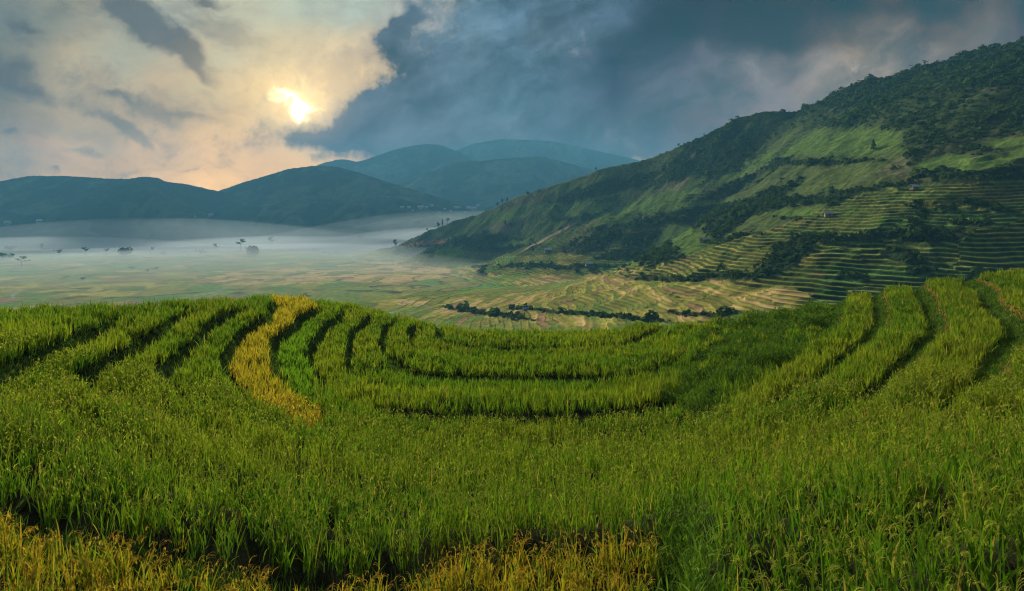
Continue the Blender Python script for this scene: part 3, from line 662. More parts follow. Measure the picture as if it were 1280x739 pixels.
RINGS = [(1.6, 4.5, 14, 7, 6), (4.5, 8, 14, 7, 5), (8, 13, 14, 7, 4), (13, 20, 15, 7, 3), (20, 30, 17, 7, 3), (30, 44, 14, 6, 2), (44, 60, 11, 6, 2), (60, 84, 9, 5, 2)]
GREEN = np.array([0.066, 0.150, 0.010]); YEL = np.array([0.27, 0.255, 0.020]); DEEP = np.array([0.035, 0.085, 0.010])
GOLD = np.array([0.44, 0.27, 0.030]); AMBER = np.array([0.36, 0.21, 0.025]); LIME = np.array([0.090, 0.21, 0.014])
def rnd(n, a, b): return rng.uniform(a, b, n)
for (y0, y1, dens, nl, segs) in RINGS:
    half = lambda y: 0.98 * y + 3.5
    n = int(dens * (y1 - y0) * (half(y0) + half(y1)))
    y = np.sqrt(rnd(n, y0 ** 2, y1 ** 2)); x = rnd(n, -1, 1) * half(y)
    s = S_at(x, y); z, k, f = near_z(x, y, s); px = column(x, y); cd = crest_d(x, y)
    row = HOR - F * (z + 0.7) / y
    bf = bank_frac(x, y)
    bf = np.where((k == 0) & (px < 842), 0.24, bf)
    bf = np.where((k == -1) & (px < 842) & (y < 15), 0.03, bf)
    # a ditch left unplanted along one bed of the bowl
    midm = (px > 470) & (px < 870)
    ditch = midm & (((k == 6) & (f < 0.46)) | ((k == 8) & (f < 0.36)) | ((k == 10) & (f < 0.33)) | ((k == 7) & (f < 0.2)))
    wn = (fbm(x * 0.4, y * 0.4, 3, 191) - 0.5) * 70; wr = (fbm(x * 0.4, y * 0.4, 3, 197) - 0.5) * 26
    inweed = (poly_mask(px + wn, row + wr, WEEDS, 1) > 0.5) & (fbm(x * 0.6, y * 0.6, 2, 193) > 0.33) & (k >= 4) & ((k >= 5) | (f > 0.8))
    inweed2 = (poly_mask(px, row, WEED2, 1) > 0.5) & (y < 14)
    rice = (f > bf) & (cd < 1.5) & ~inweed & ~inweed2 & ~ditch & ~((k <= -2) & (px < 860))
    rice &= fbm(x * 0.9, y * 0.9, 2, 151) > np.where(y < 14, 0.08, 0.20)
    bank = (~rice) & (cd < 9) & ~inweed & ~((k == 0) & (px < 842) & (f < 0.24) & (f > 0.14))
    d = np.hypot(x, y)
    wmin = 0.00125 * d
    gpx = px + (fbm(x * 0.8, y * 0.8, 3, 181) - 0.5) * 40
    golden = (k == 4) & (gpx < 402) & (x < -8.0) & (rnd(n, 0, 1) < 0.94)
    amber = (k == -1) & (px < 838 - (row - 640) * 0.4 + (fbm(x * 1.5, y * 1.5, 2, 183) - 0.5) * 90) & (y < 15) & (rnd(n, 0, 1) < 0.93)
    lime = (k == 5) & (px < 392)
    # ---- rice
    for kk in np.unique(k[rice]):
        m = rice & (k == kk); idx = np.nonzero(m)[0]
        A = beds.setdefault(int(kk), Acc())
        pat = fbm(x[idx] * 0.22, y[idx] * 0.22, 3, 160 + int(kk))
        hb = _hash(np.array([int(kk) + 50]), np.array([3]), 5)[0]
        idx = np.concatenate([idx, idx[amber[idx]]]); pat = fbm(x[idx] * 0.22, y[idx] * 0.22, 3, 160 + int(kk))
        rep = np.repeat(idx, nl); N = len(rep)
        rim_lit = np.repeat(np.exp(-((f[idx] - bf[idx]) / 0.22) ** 2), nl)  # extra yellow at the bed edge: light on the rims put into leaf colour
        yel = np.clip(0.14 + 0.34 * sstep(y[rep], 11, 20) + 0.25 * rim_lit + 1.5 * (np.repeat(pat, nl) - 0.5) + 0.35 * (hb - 0.5) + rng.normal(0, 0.22, N), 0, 1)
        col = mixc(np.broadcast_to(GREEN, (N, 3)), YEL, yel * 0.75); col = mixc(col, DEEP, np.clip(rng.normal(0.15, 0.3, N), 0, 0.8))
        g = golden[rep]; a = amber[rep]; lm = lime[rep]
        col = np.where(g[:, None], mixc(np.broadcast_to(GOLD, (N, 3)), np.array([0.20, 0.20, 0.02]), np.clip(rng.normal(0.25, 0.3, N), 0, 1)), col)
        col = np.where(a[:, None], mixc(np.broadcast_to(AMBER, (N, 3)), np.array([0.12, 0.18, 0.015]), (rnd(N, 0, 1) < 0.62) * rnd(N, 0.5, 1)), col)
        col = np.where(lm[:, None], mixc(col, LIME, np.full(N, 0.7)), col)
        big = np.repeat(fbm(x[idx] * 0.07 + 3, y[idx] * 0.07, 3, 211), nl); col = mixc(col, DEEP, np.where(g | a, 0, np.clip((0.5 - big) * 2.2, 0, 0.55)))
        dead = rnd(N, 0, 1) < 0.035; col[dead] = np.array([0.30, 0.19, 0.06])
        tip = mixc(col, np.array([0.20, 0.19, 0.03]), rnd(N, 0, 0.5))
        hs = np.repeat((0.90 + 0.25 * (pat - 0.5)) * np.clip(rng.normal(1, 0.12, len(idx)) + 0.5 * (fbm(x[idx] * 0.6, y[idx] * 0.6, 3, 215) - 0.5), 0.6, 1.3), nl) * np.where(lm, 0.8, 1) * np.where(a, 0.86, 1)
        jit = 0.06 if y1 <= 13 else 0.09
        base = np.stack([x[rep] + rng.normal(0, jit, N), y[rep] + rng.normal(0, jit, N), z[rep] + hs * rnd(N, 0.08, 0.42)], -1)
        low_ = rnd(N, 0, 1) < 0.15; base[low_, 2] = z[rep][low_] - 0.02
        L = hs * rnd(N, 0.42, 0.78) * np.where(low_, 1.2, 1)
        w = np.maximum(rnd(N, 0.014, 0.034), wmin[rep])
        A.add(*blades(base, rnd(N, 0, 6.283), np.abs(rng.normal(0.12, 0.20, N)), np.abs(rng.normal(0.40, 0.55, N)), L, w, segs, col, tip))
        # ---- panicles: bowed heads heavy with grain
        if y1 <= 30:
            pn = 3
            rp = np.repeat(idx, pn); rp = rp[rnd(len(rp), 0, 1) < 0.85]; N = len(rp)
            pc = mixc(np.broadcast_to(np.array([0.30, 0.27, 0.045]), (N, 3)), np.array([0.13, 0.17, 0.018]), rnd(N, 0, 1))
            pc = np.where(amber[rp][:, None], mixc(np.broadcast_to(np.array([0.42, 0.21, 0.025]), (N, 3)), np.array([0.38, 0.28, 0.04]), rnd(N, 0, 1)), pc)
            pc = np.where(golden[rp][:, None], np.array([0.5, 0.31, 0.04]), pc)
            hz = z[rp] + rnd(N, 0.62, 0.92) * np.where(amber[rp], 0.9, 1)
            b0 = np.stack([x[rp] + rng.normal(0, 0.1, N), y[rp] + rng.normal(0, 0.1, N), hz], -1)
            paz = rnd(N, 0, 6.283); kap = rnd(N, 1.5, 2.9); PL = rnd(N, 0.17, 0.27)
            if y1 <= 13:
                nb = 5 if y1 <= 8 else 3
                for b in range(nb):
                    ng = 12 if y1 <= 8 else 8
                    prof = np.array([0.2] + [1.0 if (i + b) % 2 else 0.35 for i in range(ng - 1)] + [0.1])
                    wd = np.maximum(rnd(N, 0.008, 0.013), wmin[rp] * 0.8)
                    A.add(*blades(b0 + rng.normal(0, 0.006, (N, 3)), paz + rng.normal(0, 0.25, N), rnd(N, 0.1, 0.5), kap + rng.normal(0, 0.25, N), PL * rnd(N, 0.6, 1.0), wd, ng, pc * rnd(N, 0.8, 1.2)[:, None], None, prof))
            else:
                A.add(*blades(b0, paz, rnd(N, 0.1, 0.5), kap, PL, np.maximum(0.02, wmin[rp] * 1.2), 3, pc, None, np.array([0.3, 1, 1, 0.2])))
    # ---- bank grass
    idx = np.nonzero(bank)[0]
    rep = np.repeat(idx, max(5, nl) * (3 if y1 <= 13 else 1)); N = len(rep)
    if N:
        col = mixc(np.broadcast_to(np.array([0.050, 0.100, 0.014]), (N, 3)), np.array([0.11, 0.14, 0.025]), np.clip(rng.normal(0.3, 0.35, N), 0, 1))
        # dry yellow stubble along the upper lip of the right-hand terraces
        lip = (f[rep] < 0.07) & (px[rep] > 900) & (y[rep] > 22)
        col = np.where(lip[:, None], np.array([0.30, 0.20, 0.06]) * rnd(N, 0.7, 1.2)[:, None], col)
        h = rnd(N, 0.14, 0.36) * (1.9 if y1 <= 13 else 1)
        base = np.stack([x[rep] + rng.normal(0, 0.16, N), y[rep] + rng.normal(0, 0.16, N), np.zeros(N)], -1)
        base[:, 2] = near_z(base[:, 0], base[:, 1])[0] - 0.02
        banks.add(*blades(base, rnd(N, 0, 6.283), np.abs(rng.normal(0.2, 0.25, N)), rnd(N, 0.2, 1.4), h, np.maximum(rnd(N, 0.008, 0.018), wmin[rep]), max(2, segs - 1), col))
    # ---- rank weeds in the gully and on the corner bank
    idx = np.nonzero((inweed | inweed2) & (cd < 3))[0]
    rep = np.repeat(idx, nl + 4); N = len(rep)
    if N:
        w2 = inweed2[rep]
        col = mixc(np.broadcast_to(np.array([0.045, 0.100, 0.014]), (N, 3)), np.array([0.130, 0.170, 0.024]), np.clip(rng.normal(0.35, 0.3, N), 0, 1))
        clump = fbm(x[rep] * 0.5, y[rep] * 0.5, 3, 171)
        col = np.where(w2[:, None], col * 1.5, col)
        H = np.where(w2, 0.30 + 0.5 * clump, 0.3 + 3.2 * np.clip(clump - 0.42, 0, 1))
        base = np.stack([x[rep] + rng.normal(0, 0.2, N), y[rep] + rng.normal(0, 0.2, N), np.zeros(N)], -1)
        base[:, 2] = near_z(base[:, 0], base[:, 1])[0] + rnd(N, 0, 1) * H * 0.75
        weeds.add(*blades(base, rnd(N, 0, 6.283), rnd(N, 0.1, 0.9), rnd(N, 0.3, 1.6), rnd(N, 0.16, 0.40), np.maximum(rnd(N, 0.012, 0.03), wmin[rep] * 1.3), max(2, segs - 1), col))
BEDLAB = {-4: 'tall rice closest to the camera at the bottom right corner', -3: 'tall seeding rice on the highest step at the lower right', -2: 'green rice with bowed seed heads at the lower right',
          -1: 'ripe amber rice along the bottom edge of the view', 0: 'long band of green rice just behind the amber rice', 1: 'green rice of the upper left terrace and the far right step',
          2: 'rice between the first two dark risers on the left ridge', 3: 'rice bed curving round above the golden strip', 4: 'golden ripe strip on the left and its green bed round the bowl',
          5: 'bright green strip beside the golden rice, sweeping round the bowl', 6: 'green rice just inside the lip of the bowl', 7: 'curved green rice bed on the bowl side', 8: 'rice bed beyond the dark ditch in the bowl',
          9: 'yellowish green rice in the middle of the bowl', 10: 'rice bed toward the far side of the bowl', 11: 'narrow rice bed near the far crest of the bowl', 12: 'last rice bed on the far crest'}
for kk in sorted(beds):
    beds[kk].build('rice_crop', M_RICE, BEDLAB.get(kk, 'green rice on a low bed of the bowl'), 'rice', 'stuff')
banks.build('bank_grass', M_GRASS, 'short grass on the terrace banks and risers', 'grass', 'stuff')
weeds.build('gully_weeds', M_GRASS, 'rank dark weeds filling the gully right of the bowl', 'weeds', 'stuff')
print('leaf verts', sum(a.n for a in beds.values()), banks.n, weeds.n)

# ------------------------------------------------------------------ shrubs and woods covering the slopes
def leaf_quads(cen, rad, n, size, col, jit=0.35, shell=0.55):
    """n leaf clumps spread through the volume of an ellipsoid"""
    d = rng.normal(0, 1, (n, 3)); d /= np.linalg.norm(d, axis=1)[:, None]
    rr = shell + (1 - shell) * rng.random(n) ** 0.6
    P = np.asarray(cen) + d * rr[:, None] * np.asarray(rad)
    return quads_at(P, d, np.full(n, size) * rng.uniform(0.6, 1.3, n), col, jit)
def quads_at(P, d, size, col, jit=0.35):
    n = len(P)
    nn = d + rng.normal(0, jit, (n, 3)); nn[:, 2] += 0.25; nn /= np.linalg.norm(nn, axis=1)[:, None] + 1e-9
    a = np.cross(nn, rng.normal(0, 1, (n, 3))); a /= np.linalg.norm(a, axis=1)[:, None] + 1e-9; b = np.cross(nn, a)
    s1 = (size * 0.5)[:, None]; s2 = (size * 0.5 * rng.uniform(0.5, 1.0, n))[:, None]
    k = nn * (size * 0.18)[:, None]
    V = np.stack([P - a * s1 - b * s2 * 0.5, P + b * s2 * -1.0 + k, P + a * s1 - b * s2 * 0.4, P + a * s1 * 0.6 + b * s2, P - a * s1 * 0.5 + b * s2 * 0.9], 1).reshape(-1, 3)
    i = np.arange(n)[:, None] * 5; T = np.concatenate([i + np.array([[0, 1, 2]]), i + np.array([[0, 2, 3]]), i + np.array([[0, 3, 4]])])
    C = np.repeat(np.broadcast_to(col, (n, 3)) * rng.uniform(0.7, 1.35, (n, 1)), 5, 0)
    return V, T, C
def slope_shrubs():
    A = Acc(); px = VG['px']; D = VG['D']
    ok = (px > 440) & (px < 1330)
    Wt = VG['forest'] * np.maximum(VG['slope'], VG['gul']) ; Wt = np.where(ok[None, :], Wt, 0)
    r = HOR - F * VG['z'] / D[:, None]
    vis = np.zeros_like(Wt); run = np.full(len(px), 1e9)
    for j in range(len(D)):                                  # keep what the slope itself does not hide from the terraces
        vis[j] = (r[j] < run + 6) & (r[j] < 420); run = np.minimum(run, r[j])
    area = np.gradient(D)[:, None] * np.gradient(px)[None, :] * (D / F)[:, None]
    dens = Wt ** 1.5 * vis * area / (D[:, None] ** 1.25)
    p = dens.ravel() / dens.sum(); n = 8000
    pick = rng.choice(len(p), n, p=p); j, i = np.unravel_index(pick, Wt.shape)
    pxs = px[i] + rng.uniform(-1, 1, n); Ds = D[j] * (1 + rng.uniform(-0.002, 0.002, n))
    z = vlookup(pxs, Ds); x = (pxs - CX) / F * Ds
    h = rng.gamma(3.0, 0.55, n) + 0.7
    big = rng.random(n) < 0.05; h[big] *= 1.9
    h *= np.where(Ds < 520, 0.75, 1.0)
    m = 12
    base = np.array([0.026, 0.045, 0.013]); alt = np.array([0.060, 0.085, 0.022])
    col = mixc(np.broadcast_to(base, (n, 3)), alt, np.clip(rng.normal(0.25, 0.3, n), 0, 1))
    d = rng.normal(0, 1, (n, m, 3)); d /= np.linalg.norm(d, axis=2)[..., None]; d[..., 2] = np.abs(d[..., 2])
    rad = np.stack([h * 0.75, h * 0.75, h * 0.85], -1)
    C = np.stack([x, Ds, z + h * 0.1], -1)
    P = (C[:, None] + d * rad[:, None] * rng.uniform(0.6, 1.05, (n, m, 1))).reshape(-1, 3)
    V, T, Cc = quads_at(P, d.reshape(-1, 3), np.repeat(h * 0.85, m) * rng.uniform(0.6, 1.2, n * m), np.repeat(col, m, 0), 0.35)
    A.add(V, T, Cc)
    A.build('hillside_shrubbery', M_TREE, 'dark shrubs and woods cloaking the mountainside and terrace gullies', 'shrubbery', 'stuff')
slope_shrubs()

# ------------------------------------------------------------------ trees
def tube(A, P, rads, col, n=7):
    P = np.asarray(P, float); k = len(P); V = []
    for i in range(k):
        t = P[min(i + 1, k - 1)] - P[max(i - 1, 0)]; t /= np.linalg.norm(t) + 1e-9
        u = np.cross(t, [0.31, 0.95, 0.05]); u /= np.linalg.norm(u); v = np.cross(t, u)
        a = np.arange(n) / n * 2 * math.pi
        V.append(P[i] + (np.cos(a)[:, None] * u + np.sin(a)[:, None] * v) * rads[i])
    V = np.concatenate(V); Fq = []
    for i in range(k - 1):
        for j in range(n): Fq.append([i * n + j, i * n + (j + 1) % n, (i + 1) * n + (j + 1) % n, (i + 1) * n + j])
    A.add(V, np.array(Fq), np.broadcast_to(np.array(col), (len(V), 3)))
def make_tree(loc, h, kind, label, name=None, group=None, wide=1.0, tone=1.0):
    root = empty(name or {'pine': 'pine_tree', 'conifer': 'conifer_tree', 'umbrella': 'umbrella_tree', 'round': 'leafy_tree', 'shrub': 'shrub', 'tall': 'tall_tree'}[kind], loc)
    tag(root, label, 'shrub' if kind == 'shrub' else 'tree', group)
    T = Acc(); Cn = Acc(); g = np.array([0.024, 0.042, 0.013]) * tone
    def pad(c, r, n, s): Cn.add(*leaf_quads(c, r, n, s, g * rng.uniform(0.75, 1.3), 0.45))
    if kind in ('umbrella', 'pine'):
        lean = rng.normal(0, 0.05, 2) * h
        top = np.array([lean[0], lean[1], h * 0.9])
        tube(T, [(0, 0, -0.03 * h), (lean[0] * 0.2, 0, h * 0.25), (lean[0] * 0.6, lean[1] * 0.6, h * 0.6), top], [h * 0.03, h * 0.024, h * 0.016, h * 0.005], (0.06, 0.045, 0.03))
        n = 11 if kind == 'pine' else 6; z0 = 0.30 if kind == 'pine' else 0.58
        for i in range(n):
            f = z0 + (0.93 - z0) * (i + rng.random() * 0.6) / n; a = rng.random() * 6.28 + i * 2.4
            reach = h * wide * ((0.34 - 0.20 * max(0, (f - 0.62) / 0.38)) * rng.uniform(0.75, 1.1) if kind == 'pine' else rng.uniform(0.18, 0.48))
            if kind == 'pine' and f < 0.42: reach *= 0.65
            s = np.array([lean[0] * f, lean[1] * f, h * (f - 0.08)]); e = np.array([lean[0] * f + math.cos(a) * reach, lean[1] * f + math.sin(a) * reach, h * (f + 0.02)])
            tube(T, [s, (s + e) / 2 - np.array([0, 0, h * 0.015]), e], [h * 0.011, h * 0.008, h * 0.004], (0.06, 0.045, 0.03), 5)
            for q in (0.55, 1.0):
                pad(s + (e - s) * q + np.array([0, 0, 0.02 * h]), (h * 0.125 * (1.1 if q == 1 else .85), h * 0.125, h * (0.042 if kind == 'pine' else 0.05)), 34, h * 0.055)
        pad(top + np.array([0, 0, h * 0.03]), (h * 0.12, h * 0.12, h * 0.06), 40, h * 0.05)
    elif kind == 'conifer':
        tube(T, [(0, 0, -0.03 * h), (0, 0, h * 0.97)], [h * 0.025, h * 0.004], (0.05, 0.04, 0.03))
        for i in range(11):
            f = 0.12 + 0.84 * i / 11; r = h * 0.26 * wide * (1.02 - f) + h * 0.015
            for j in range(5):
                a = rng.random() * 6.28; pad((math.cos(a) * r * 0.6, math.sin(a) * r * 0.6, h * f), (r * 0.6, r * 0.6, h * 0.035), 12, h * 0.06)
    elif kind == 'shrub':
        for i in range(4):
            a = rng.random() * 6.28; tube(T, [(0, 0, -0.05 * h), (math.cos(a) * h * 0.2, math.sin(a) * h * 0.2, h * 0.5)], [h * 0.03, h * 0.01], (0.05, 0.04, 0.03), 5)
        for i in range(9):
            a = rng.random() * 6.28; q = rng.uniform(0, 0.75) * h * wide
            pad((math.cos(a) * q, math.sin(a) * q * 0.7, h * rng.uniform(0.35, 0.62)), (h * 0.34, h * 0.34, h * 0.32), 34, h * 0.17)
    else:
        tall = kind == 'tall'
        tube(T, [(0, 0, -0.03 * h), (h * 0.01, 0, h * 0.4), (h * 0.02, 0, h * 0.85)], [h * 0.035, h * 0.025, h * 0.006], (0.06, 0.045, 0.03))
        for i in range(11):
            f = rng.uniform(0.25 if tall else 0.4, 0.92); a = rng.random() * 6.28
            q = h * wide * (0.13 if tall else 0.30) * rng.uniform(0.3, 1) * (1.25 - 0.7 * f)
            c = np.array([math.cos(a) * q, math.sin(a) * q, h * f])
            tube(T, [(0, 0, h * (f - 0.18)), c], [h * 0.012, h * 0.004], (0.06, 0.045, 0.03), 5)
            pad(c, (h * wide * (0.10 if tall else 0.17), h * wide * (0.10 if tall else 0.17), h * 0.12), 42, h * 0.07)
    T.build('trunk', M_BARK, parent=root) ; Cn.build('crown', M_TREE, parent=root)
    return root
TREES = [  # photo column, row of the foot, height in px, kind, width, label
 (1150, 293, 43, 'pine', 1.05, 'tall spreading pine standing alone over the dark thicket on the right terraces'),
 (1044, 297, 9, 'umbrella', 0.9, 'small flat-topped tree on a terrace edge, left of two round bushes'),
 (1075, 303, 13, 'round', 1.0, 'loose bushy tree left of the densest round bush below the pine'),
 (1090, 304, 16, 'round', 0.9, 'dense round tree just left and below the pine'),
 (1221, 265, 11, 'tall', 0.8, 'small columnar tree alone on the terraces right of the pine'),
 (1092, 188, 14, 'conifer', 1.1, 'dark cone-shaped tree on the bright green knoll'),
 (1157, 84, 8, 'umbrella', 1.0, 'wind-shaped tree breaking the mountain skyline above the knoll'),
 (1190, 74, 4, 'shrub', 1.0, 'low shrub on the skyline right of the wind-shaped tree'),
 (1238, 62, 7, 'round', 1.2, 'round tree on the skyline near the right border'),
 (848, 184, 5, 'round', 1.0, 'small tree on the skyline where the ridge starts to climb steeply'),
 (915, 152, 4, 'shrub', 1.2, 'shrub on the skyline at the left end of the flat shoulder'),
 (1052, 112, 4, 'shrub', 1.3, 'shrub on the skyline above the flat shoulder'),
 (494, 309, 9, 'round', 0.9, 'two-pronged leafy tree at the low tip of the right mountain'),
 (534, 289, 4, 'round', 1.1, 'small round tree on the skyline just above the low tip of the mountain'),
 (548, 283, 7, 'round', 0.9, 'leafy tree leading the skyline cluster above the bare red strip'),
 (553, 281, 8, 'tall', 0.7, 'thin palm-like tree in the middle of the skyline cluster'),
 (559, 279, 8, 'umbrella', 0.7, 'flat-headed tree at the upper end of the skyline cluster'),
 (622, 257, 6, 'round', 0.9, 'first of three dark trees on the skyline notch over the village'),
 (628, 255, 6, 'round', 0.9, 'middle one of three dark trees on the skyline over the village'),
 (634, 253, 6, 'tall', 1.2, 'last and highest of three dark trees on the skyline over the village'),
 (660, 243, 4, 'shrub', 1.3, 'low skyline shrub above the three dark trees'),
 (745, 213, 4, 'round', 1.2, 'small tree on the middle of the mountain skyline'),
 (604, 296, 8, 'round', 1.1, 'dark tree on the front spur under the big skyline'),
 (568, 301, 6, 'round', 1.2, 'small dark tree on top of the low front spur'),
 (695, 270, 14, 'round', 1.2, 'tall dark tree clump among the meadows on the lower mountain'),
 (632, 284, 8, 'tall', 1.2, 'narrow dark tree beside the bright terrace step'),
 (640, 284, 6, 'shrub', 1.2, 'low dark bush right of the narrow tree on the spur'),
 (75, 321, 9, 'umbrella', 1.5, 'wide low umbrella tree at the left end of the misty tree row'),
 (107, 320, 11, 'umbrella', 1.2, 'clear flat-topped umbrella tree in the misty row, second from its left end'),
 (133, 319, 8, 'umbrella', 0.8, 'slim small umbrella tree between the flat-topped tree and the square thicket'),
 (157, 320, 12, 'shrub', 0.8, 'square dense thicket standing out of the mist'),
 (188, 317, 8, 'umbrella', 0.7, 'thin-stemmed little tree right of the square thicket'),
 (204, 319, 5, 'shrub', 1.6, 'low bush right of the thin-stemmed tree in the mist'),
 (252, 317, 6, 'shrub', 1.8, 'long low bushes left of the ragged tree in the mist'),
 (270, 314, 9, 'umbrella', 1.3, 'ragged leaning tree on the misty bank'),
 (301, 313, 14, 'umbrella', 0.9, 'lopsided umbrella tree above the pale thicket'),
 (318, 319, 13, 'shrub', 0.9, 'pale broad thicket dissolving in the mist'),
 (340, 309, 13, 'umbrella', 0.7, 'slender tree with a tufted head, rightmost on the misty bank'),
 (402, 306, 4, 'round', 1.0, 'tiny round tree beyond the white farm roofs'),
 (449, 307, 13, 'round', 0.7, 'ghostly pointed tree in the thickest mist by the mountain tip'),
 (27, 334, 13, 'umbrella', 1.3, 'hazy pair-crowned tree low on the left of the valley'),
 (4, 324, 9, 'shrub', 1.4, 'hazy thicket at the left border of the valley'),
 (52, 313, 9, 'tall', 1.2, 'faint tall tree in the mist above the umbrella trees'),
 (12, 313, 6, 'shrub', 1.6, 'faint bushes in the mist at the far left'),
 (103, 350, 4, 'shrub', 1.3, 'lone dark bush in the open paddies at left'),
 (165, 336, 3, 'shrub', 1.8, 'flat bush in the paddies below the square thicket'),
 (184, 339, 2.5, 'shrub', 1.3, 'leftmost of two dots of scrub in the paddies'),
 (196, 336, 3, 'shrub', 1.0, 'small round scrub in the paddies right of the flat bush'),
]
for (px, row, hp, kind, wide, lab) in TREES:
    x, y, z = hit_ground(px, row)
    make_tree((x, y, z - 0.2), hp * y / F * 1.05, kind, lab, None, None, wide)

# ------------------------------------------------------------------ huts and houses
def make_house(loc, w, label, roof_mat, wall_mat, name='house', group=None, rz=0.0, cat='house'):
    root = empty(name, loc, rz); tag(root, label, cat, group)
    d = w * 0.6; h = w * 0.32; rh = w * 0.24; e = w * 0.08
    V = [(-w/2, -d/2, -h*0.5), (w/2, -d/2, -h*0.5), (w/2, d/2, -h*0.5), (-w/2, d/2, -h*0.5), (-w/2, -d/2, h), (w/2, -d/2, h), (w/2, d/2, h), (-w/2, d/2, h), (-w/2, 0, h + rh*0.92), (w/2, 0, h + rh*0.92)]
    np_mesh('wall', np.array(V, float), [np.array([[0, 1, 5, 4], [2, 3, 7, 6]]), np.array([[1, 2, 6], [1, 6, 9], [1, 9, 5], [3, 0, 4], [3, 4, 8], [3, 8, 7]])], wall_mat, parent=root, smooth=False)
    t = w * 0.025; a = np.array
    R_ = []
    for s in (-1, 1):
        o = len(R_) * 8
    Vr = []; Fr = []
    for s in (-1, 1):
        y1, z1 = s * (d/2 + e), h - rh * (e / (d/2)) ; o = len(Vr)
        Vr += [(-w/2 - e, 0, h + rh), (w/2 + e, 0, h + rh), (w/2 + e, y1, z1), (-w/2 - e, y1, z1), (-w/2 - e, 0, h + rh + t), (w/2 + e, 0, h + rh + t), (w/2 + e, y1, z1 + t), (-w/2 - e, y1, z1 + t)]
        Fr += [[o, o+1, o+2, o+3], [o+4, o+5, o+6, o+7], [o, o+1, o+5, o+4], [o+1, o+2, o+6, o+5], [o+2, o+3, o+7, o+6], [o+3, o, o+4, o+7]]
    np_mesh('roof', a(Vr, float), a(Fr), roof_mat, parent=root, smooth=False)
    dw, dh, q = w * 0.1, h * 0.75, -d/2 - 0.03
    Vd = [(-dw, q, 0), (dw, q, 0), (dw, q, dh), (-dw, q, dh), (-dw, q + 0.02, 0), (dw, q + 0.02, 0), (dw, q + 0.02, dh), (-dw, q + 0.02, dh)]
    np_mesh('door', a(Vd, float), a([[0, 1, 2, 3], [4, 5, 6, 7], [0, 1, 5, 4], [1, 2, 6, 5], [2, 3, 7, 6], [3, 0, 4, 7]]), M_DARK, parent=root, smooth=False)
    return root
HUTS = [(1143, 236, 9, 'pale-roofed hut at the top edge of the right terraces', M_ROOF, 0.2), (1036, 270, 9, 'long dark hut with a white gable at the foot of the dirt track', M_ROOFG, -0.3), (880, 302, 9, 'grey-roofed hut where the terraces meet the wooded slope', M_ROOFG, 0.5),
        (685, 315, 8, 'white-roofed hut on the hedge above the stepped nose of terraces', M_ROOF, 0.0), (736, 332, 8, 'white-roofed hut low on the green terraces', M_ROOF, 0.1), (805, 273, 4, 'tiny hut beside the meadow in the middle of the slope', M_ROOF, 0.0)]
for (px, row, wpx, lab, rm, rz) in HUTS:
    x, y, z = hit_ground(px, row); make_house((x, y, z), wpx * y / F, lab, rm, M_WALL, 'hut', 'field huts on the mountainside', rz, 'hut')
FARM = [(394, 314, 6, 'leftmost white-roofed farmhouse in the misty valley'), (406, 316, 4, 'small white-roofed farmhouse second from left in the mist'), (412, 318, 3, 'grey farmhouse set lowest of the misty farm cluster'), (420, 316, 5, 'white-roofed farmhouse at the right end of the misty cluster'),
        (472, 303, 4, 'faint white house in the mist by the mountain tip'), (474, 311, 3, 'white shed half hidden behind the mountain tip')]
for (px, row, wpx, lab) in FARM:
    x, y, z = hit_ground(px, row); make_house((x, y, z), wpx * y / F, lab, M_ROOF, M_WALLW, 'farmhouse', 'farmhouses in the valley mist', rng.uniform(-0.4, 0.4))
from mathutils.bvhtree import BVHTree
bpy.context.view_layer.update(); _dg = bpy.context.evaluated_depsgraph_get()
_hb = [BVHTree.FromObject(o, _dg) for o in bpy.data.objects if o.name.split('.')[0] in ('hills', 'foothill')]
def hit_hill(px, row):
    d = Vector(((px - CX) / F, 1.0, (HOR - row) / F)).normalized(); best = None
    for b in _hb:
        h = b.ray_cast(Vector((0, 0, 0)), d)
        if h[0] and (best is None or h[3] < best[1]): best = (h[0], h[3])
    return best[0] if best else None
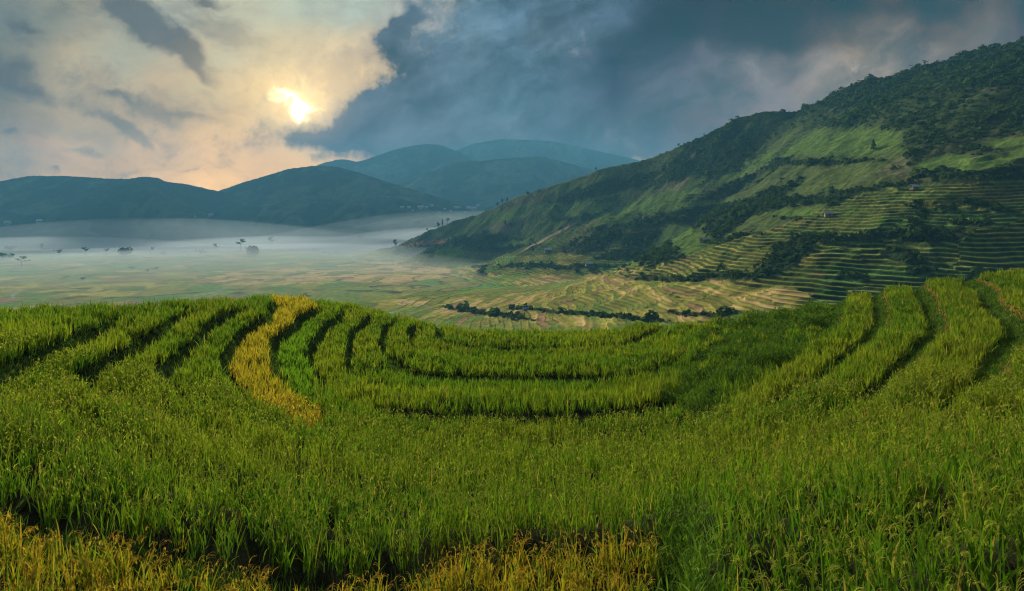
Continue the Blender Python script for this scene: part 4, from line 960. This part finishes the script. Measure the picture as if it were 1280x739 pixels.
for (px, row, wpx) in [(503, 260, 4), (511, 260, 4), (525, 260, 5), (528, 259, 4), (533, 260, 4), (540, 258, 4), (549, 266, 3), (563, 264, 3), (570, 260, 4), (574, 260, 3), (581, 266, 3), (586, 261, 5), (592, 262, 6), (597, 258, 4), (516, 264, 3), (556, 262, 3)]:
    p = hit_hill(px, row)
    if p: make_house(p, wpx * p.y / F, 'tiny pale house in the far village above the mist', M_ROOF, M_WALLW, 'village_house', 'houses of the far village', rng.uniform(-0.5, 0.5))
for (px, row, wpx, lab) in [(50, 278, 9, 'long white-roofed building at the foot of the left ridge'), (10, 280, 9, 'pale building at the left border under the ridge'), (244, 271, 3, 'tiny pale house on the wooded spur'), (264, 270, 7, 'row-like pale house in the fold between the hills')]:
    p = hit_hill(px, row)
    if p: make_house(p, wpx * 0.75 * p.y / F, lab, M_ROOF, M_WALLW, 'farmhouse', 'buildings under the left hills', 0.0)
# blue shelter down in the stubble
x, y, z = hit_ground(657, 388)
make_house((x, y, z), 6 * y / F, 'small blue tarpaulin shelter in the harvested paddies', plain_mat('blue tarpaulin', (0.10, 0.20, 0.42), 0.5), M_WALL, 'tarpaulin_shelter', None, 0.3, 'shelter')

# ------------------------------------------------------------------ stream beyond the crest
def stream():
    pts = [(498, 378, 2), (512, 380, 3.5), (524, 381, 3), (534, 383, 4), (545, 386, 3), (556, 388, 2)]
    V = []
    for (px, row, w) in pts:
        x, y, z = hit_ground(px, row); hw = w * y / F / 2 * 2.5
        V += [(x - hw * 0.3, y + hw, z + 0.35), (x + hw * 0.3, y - hw, z + 0.35)]
    Fq = [[2 * i, 2 * i + 1, 2 * i + 3, 2 * i + 2] for i in range(len(pts) - 1)]
    m, t, out = new_mat('stream water'); p = t.n.new('ShaderNodeBsdfDiffuse'); p.inputs['Color'].default_value = (0.20, 0.20, 0.18, 1)
    t.l.new(p.outputs[0], out.inputs[0])
    tag(np_mesh('stream', np.array(V), np.array(Fq), m), 'pale stream bend beyond the crest', 'stream', kind='structure')
stream()
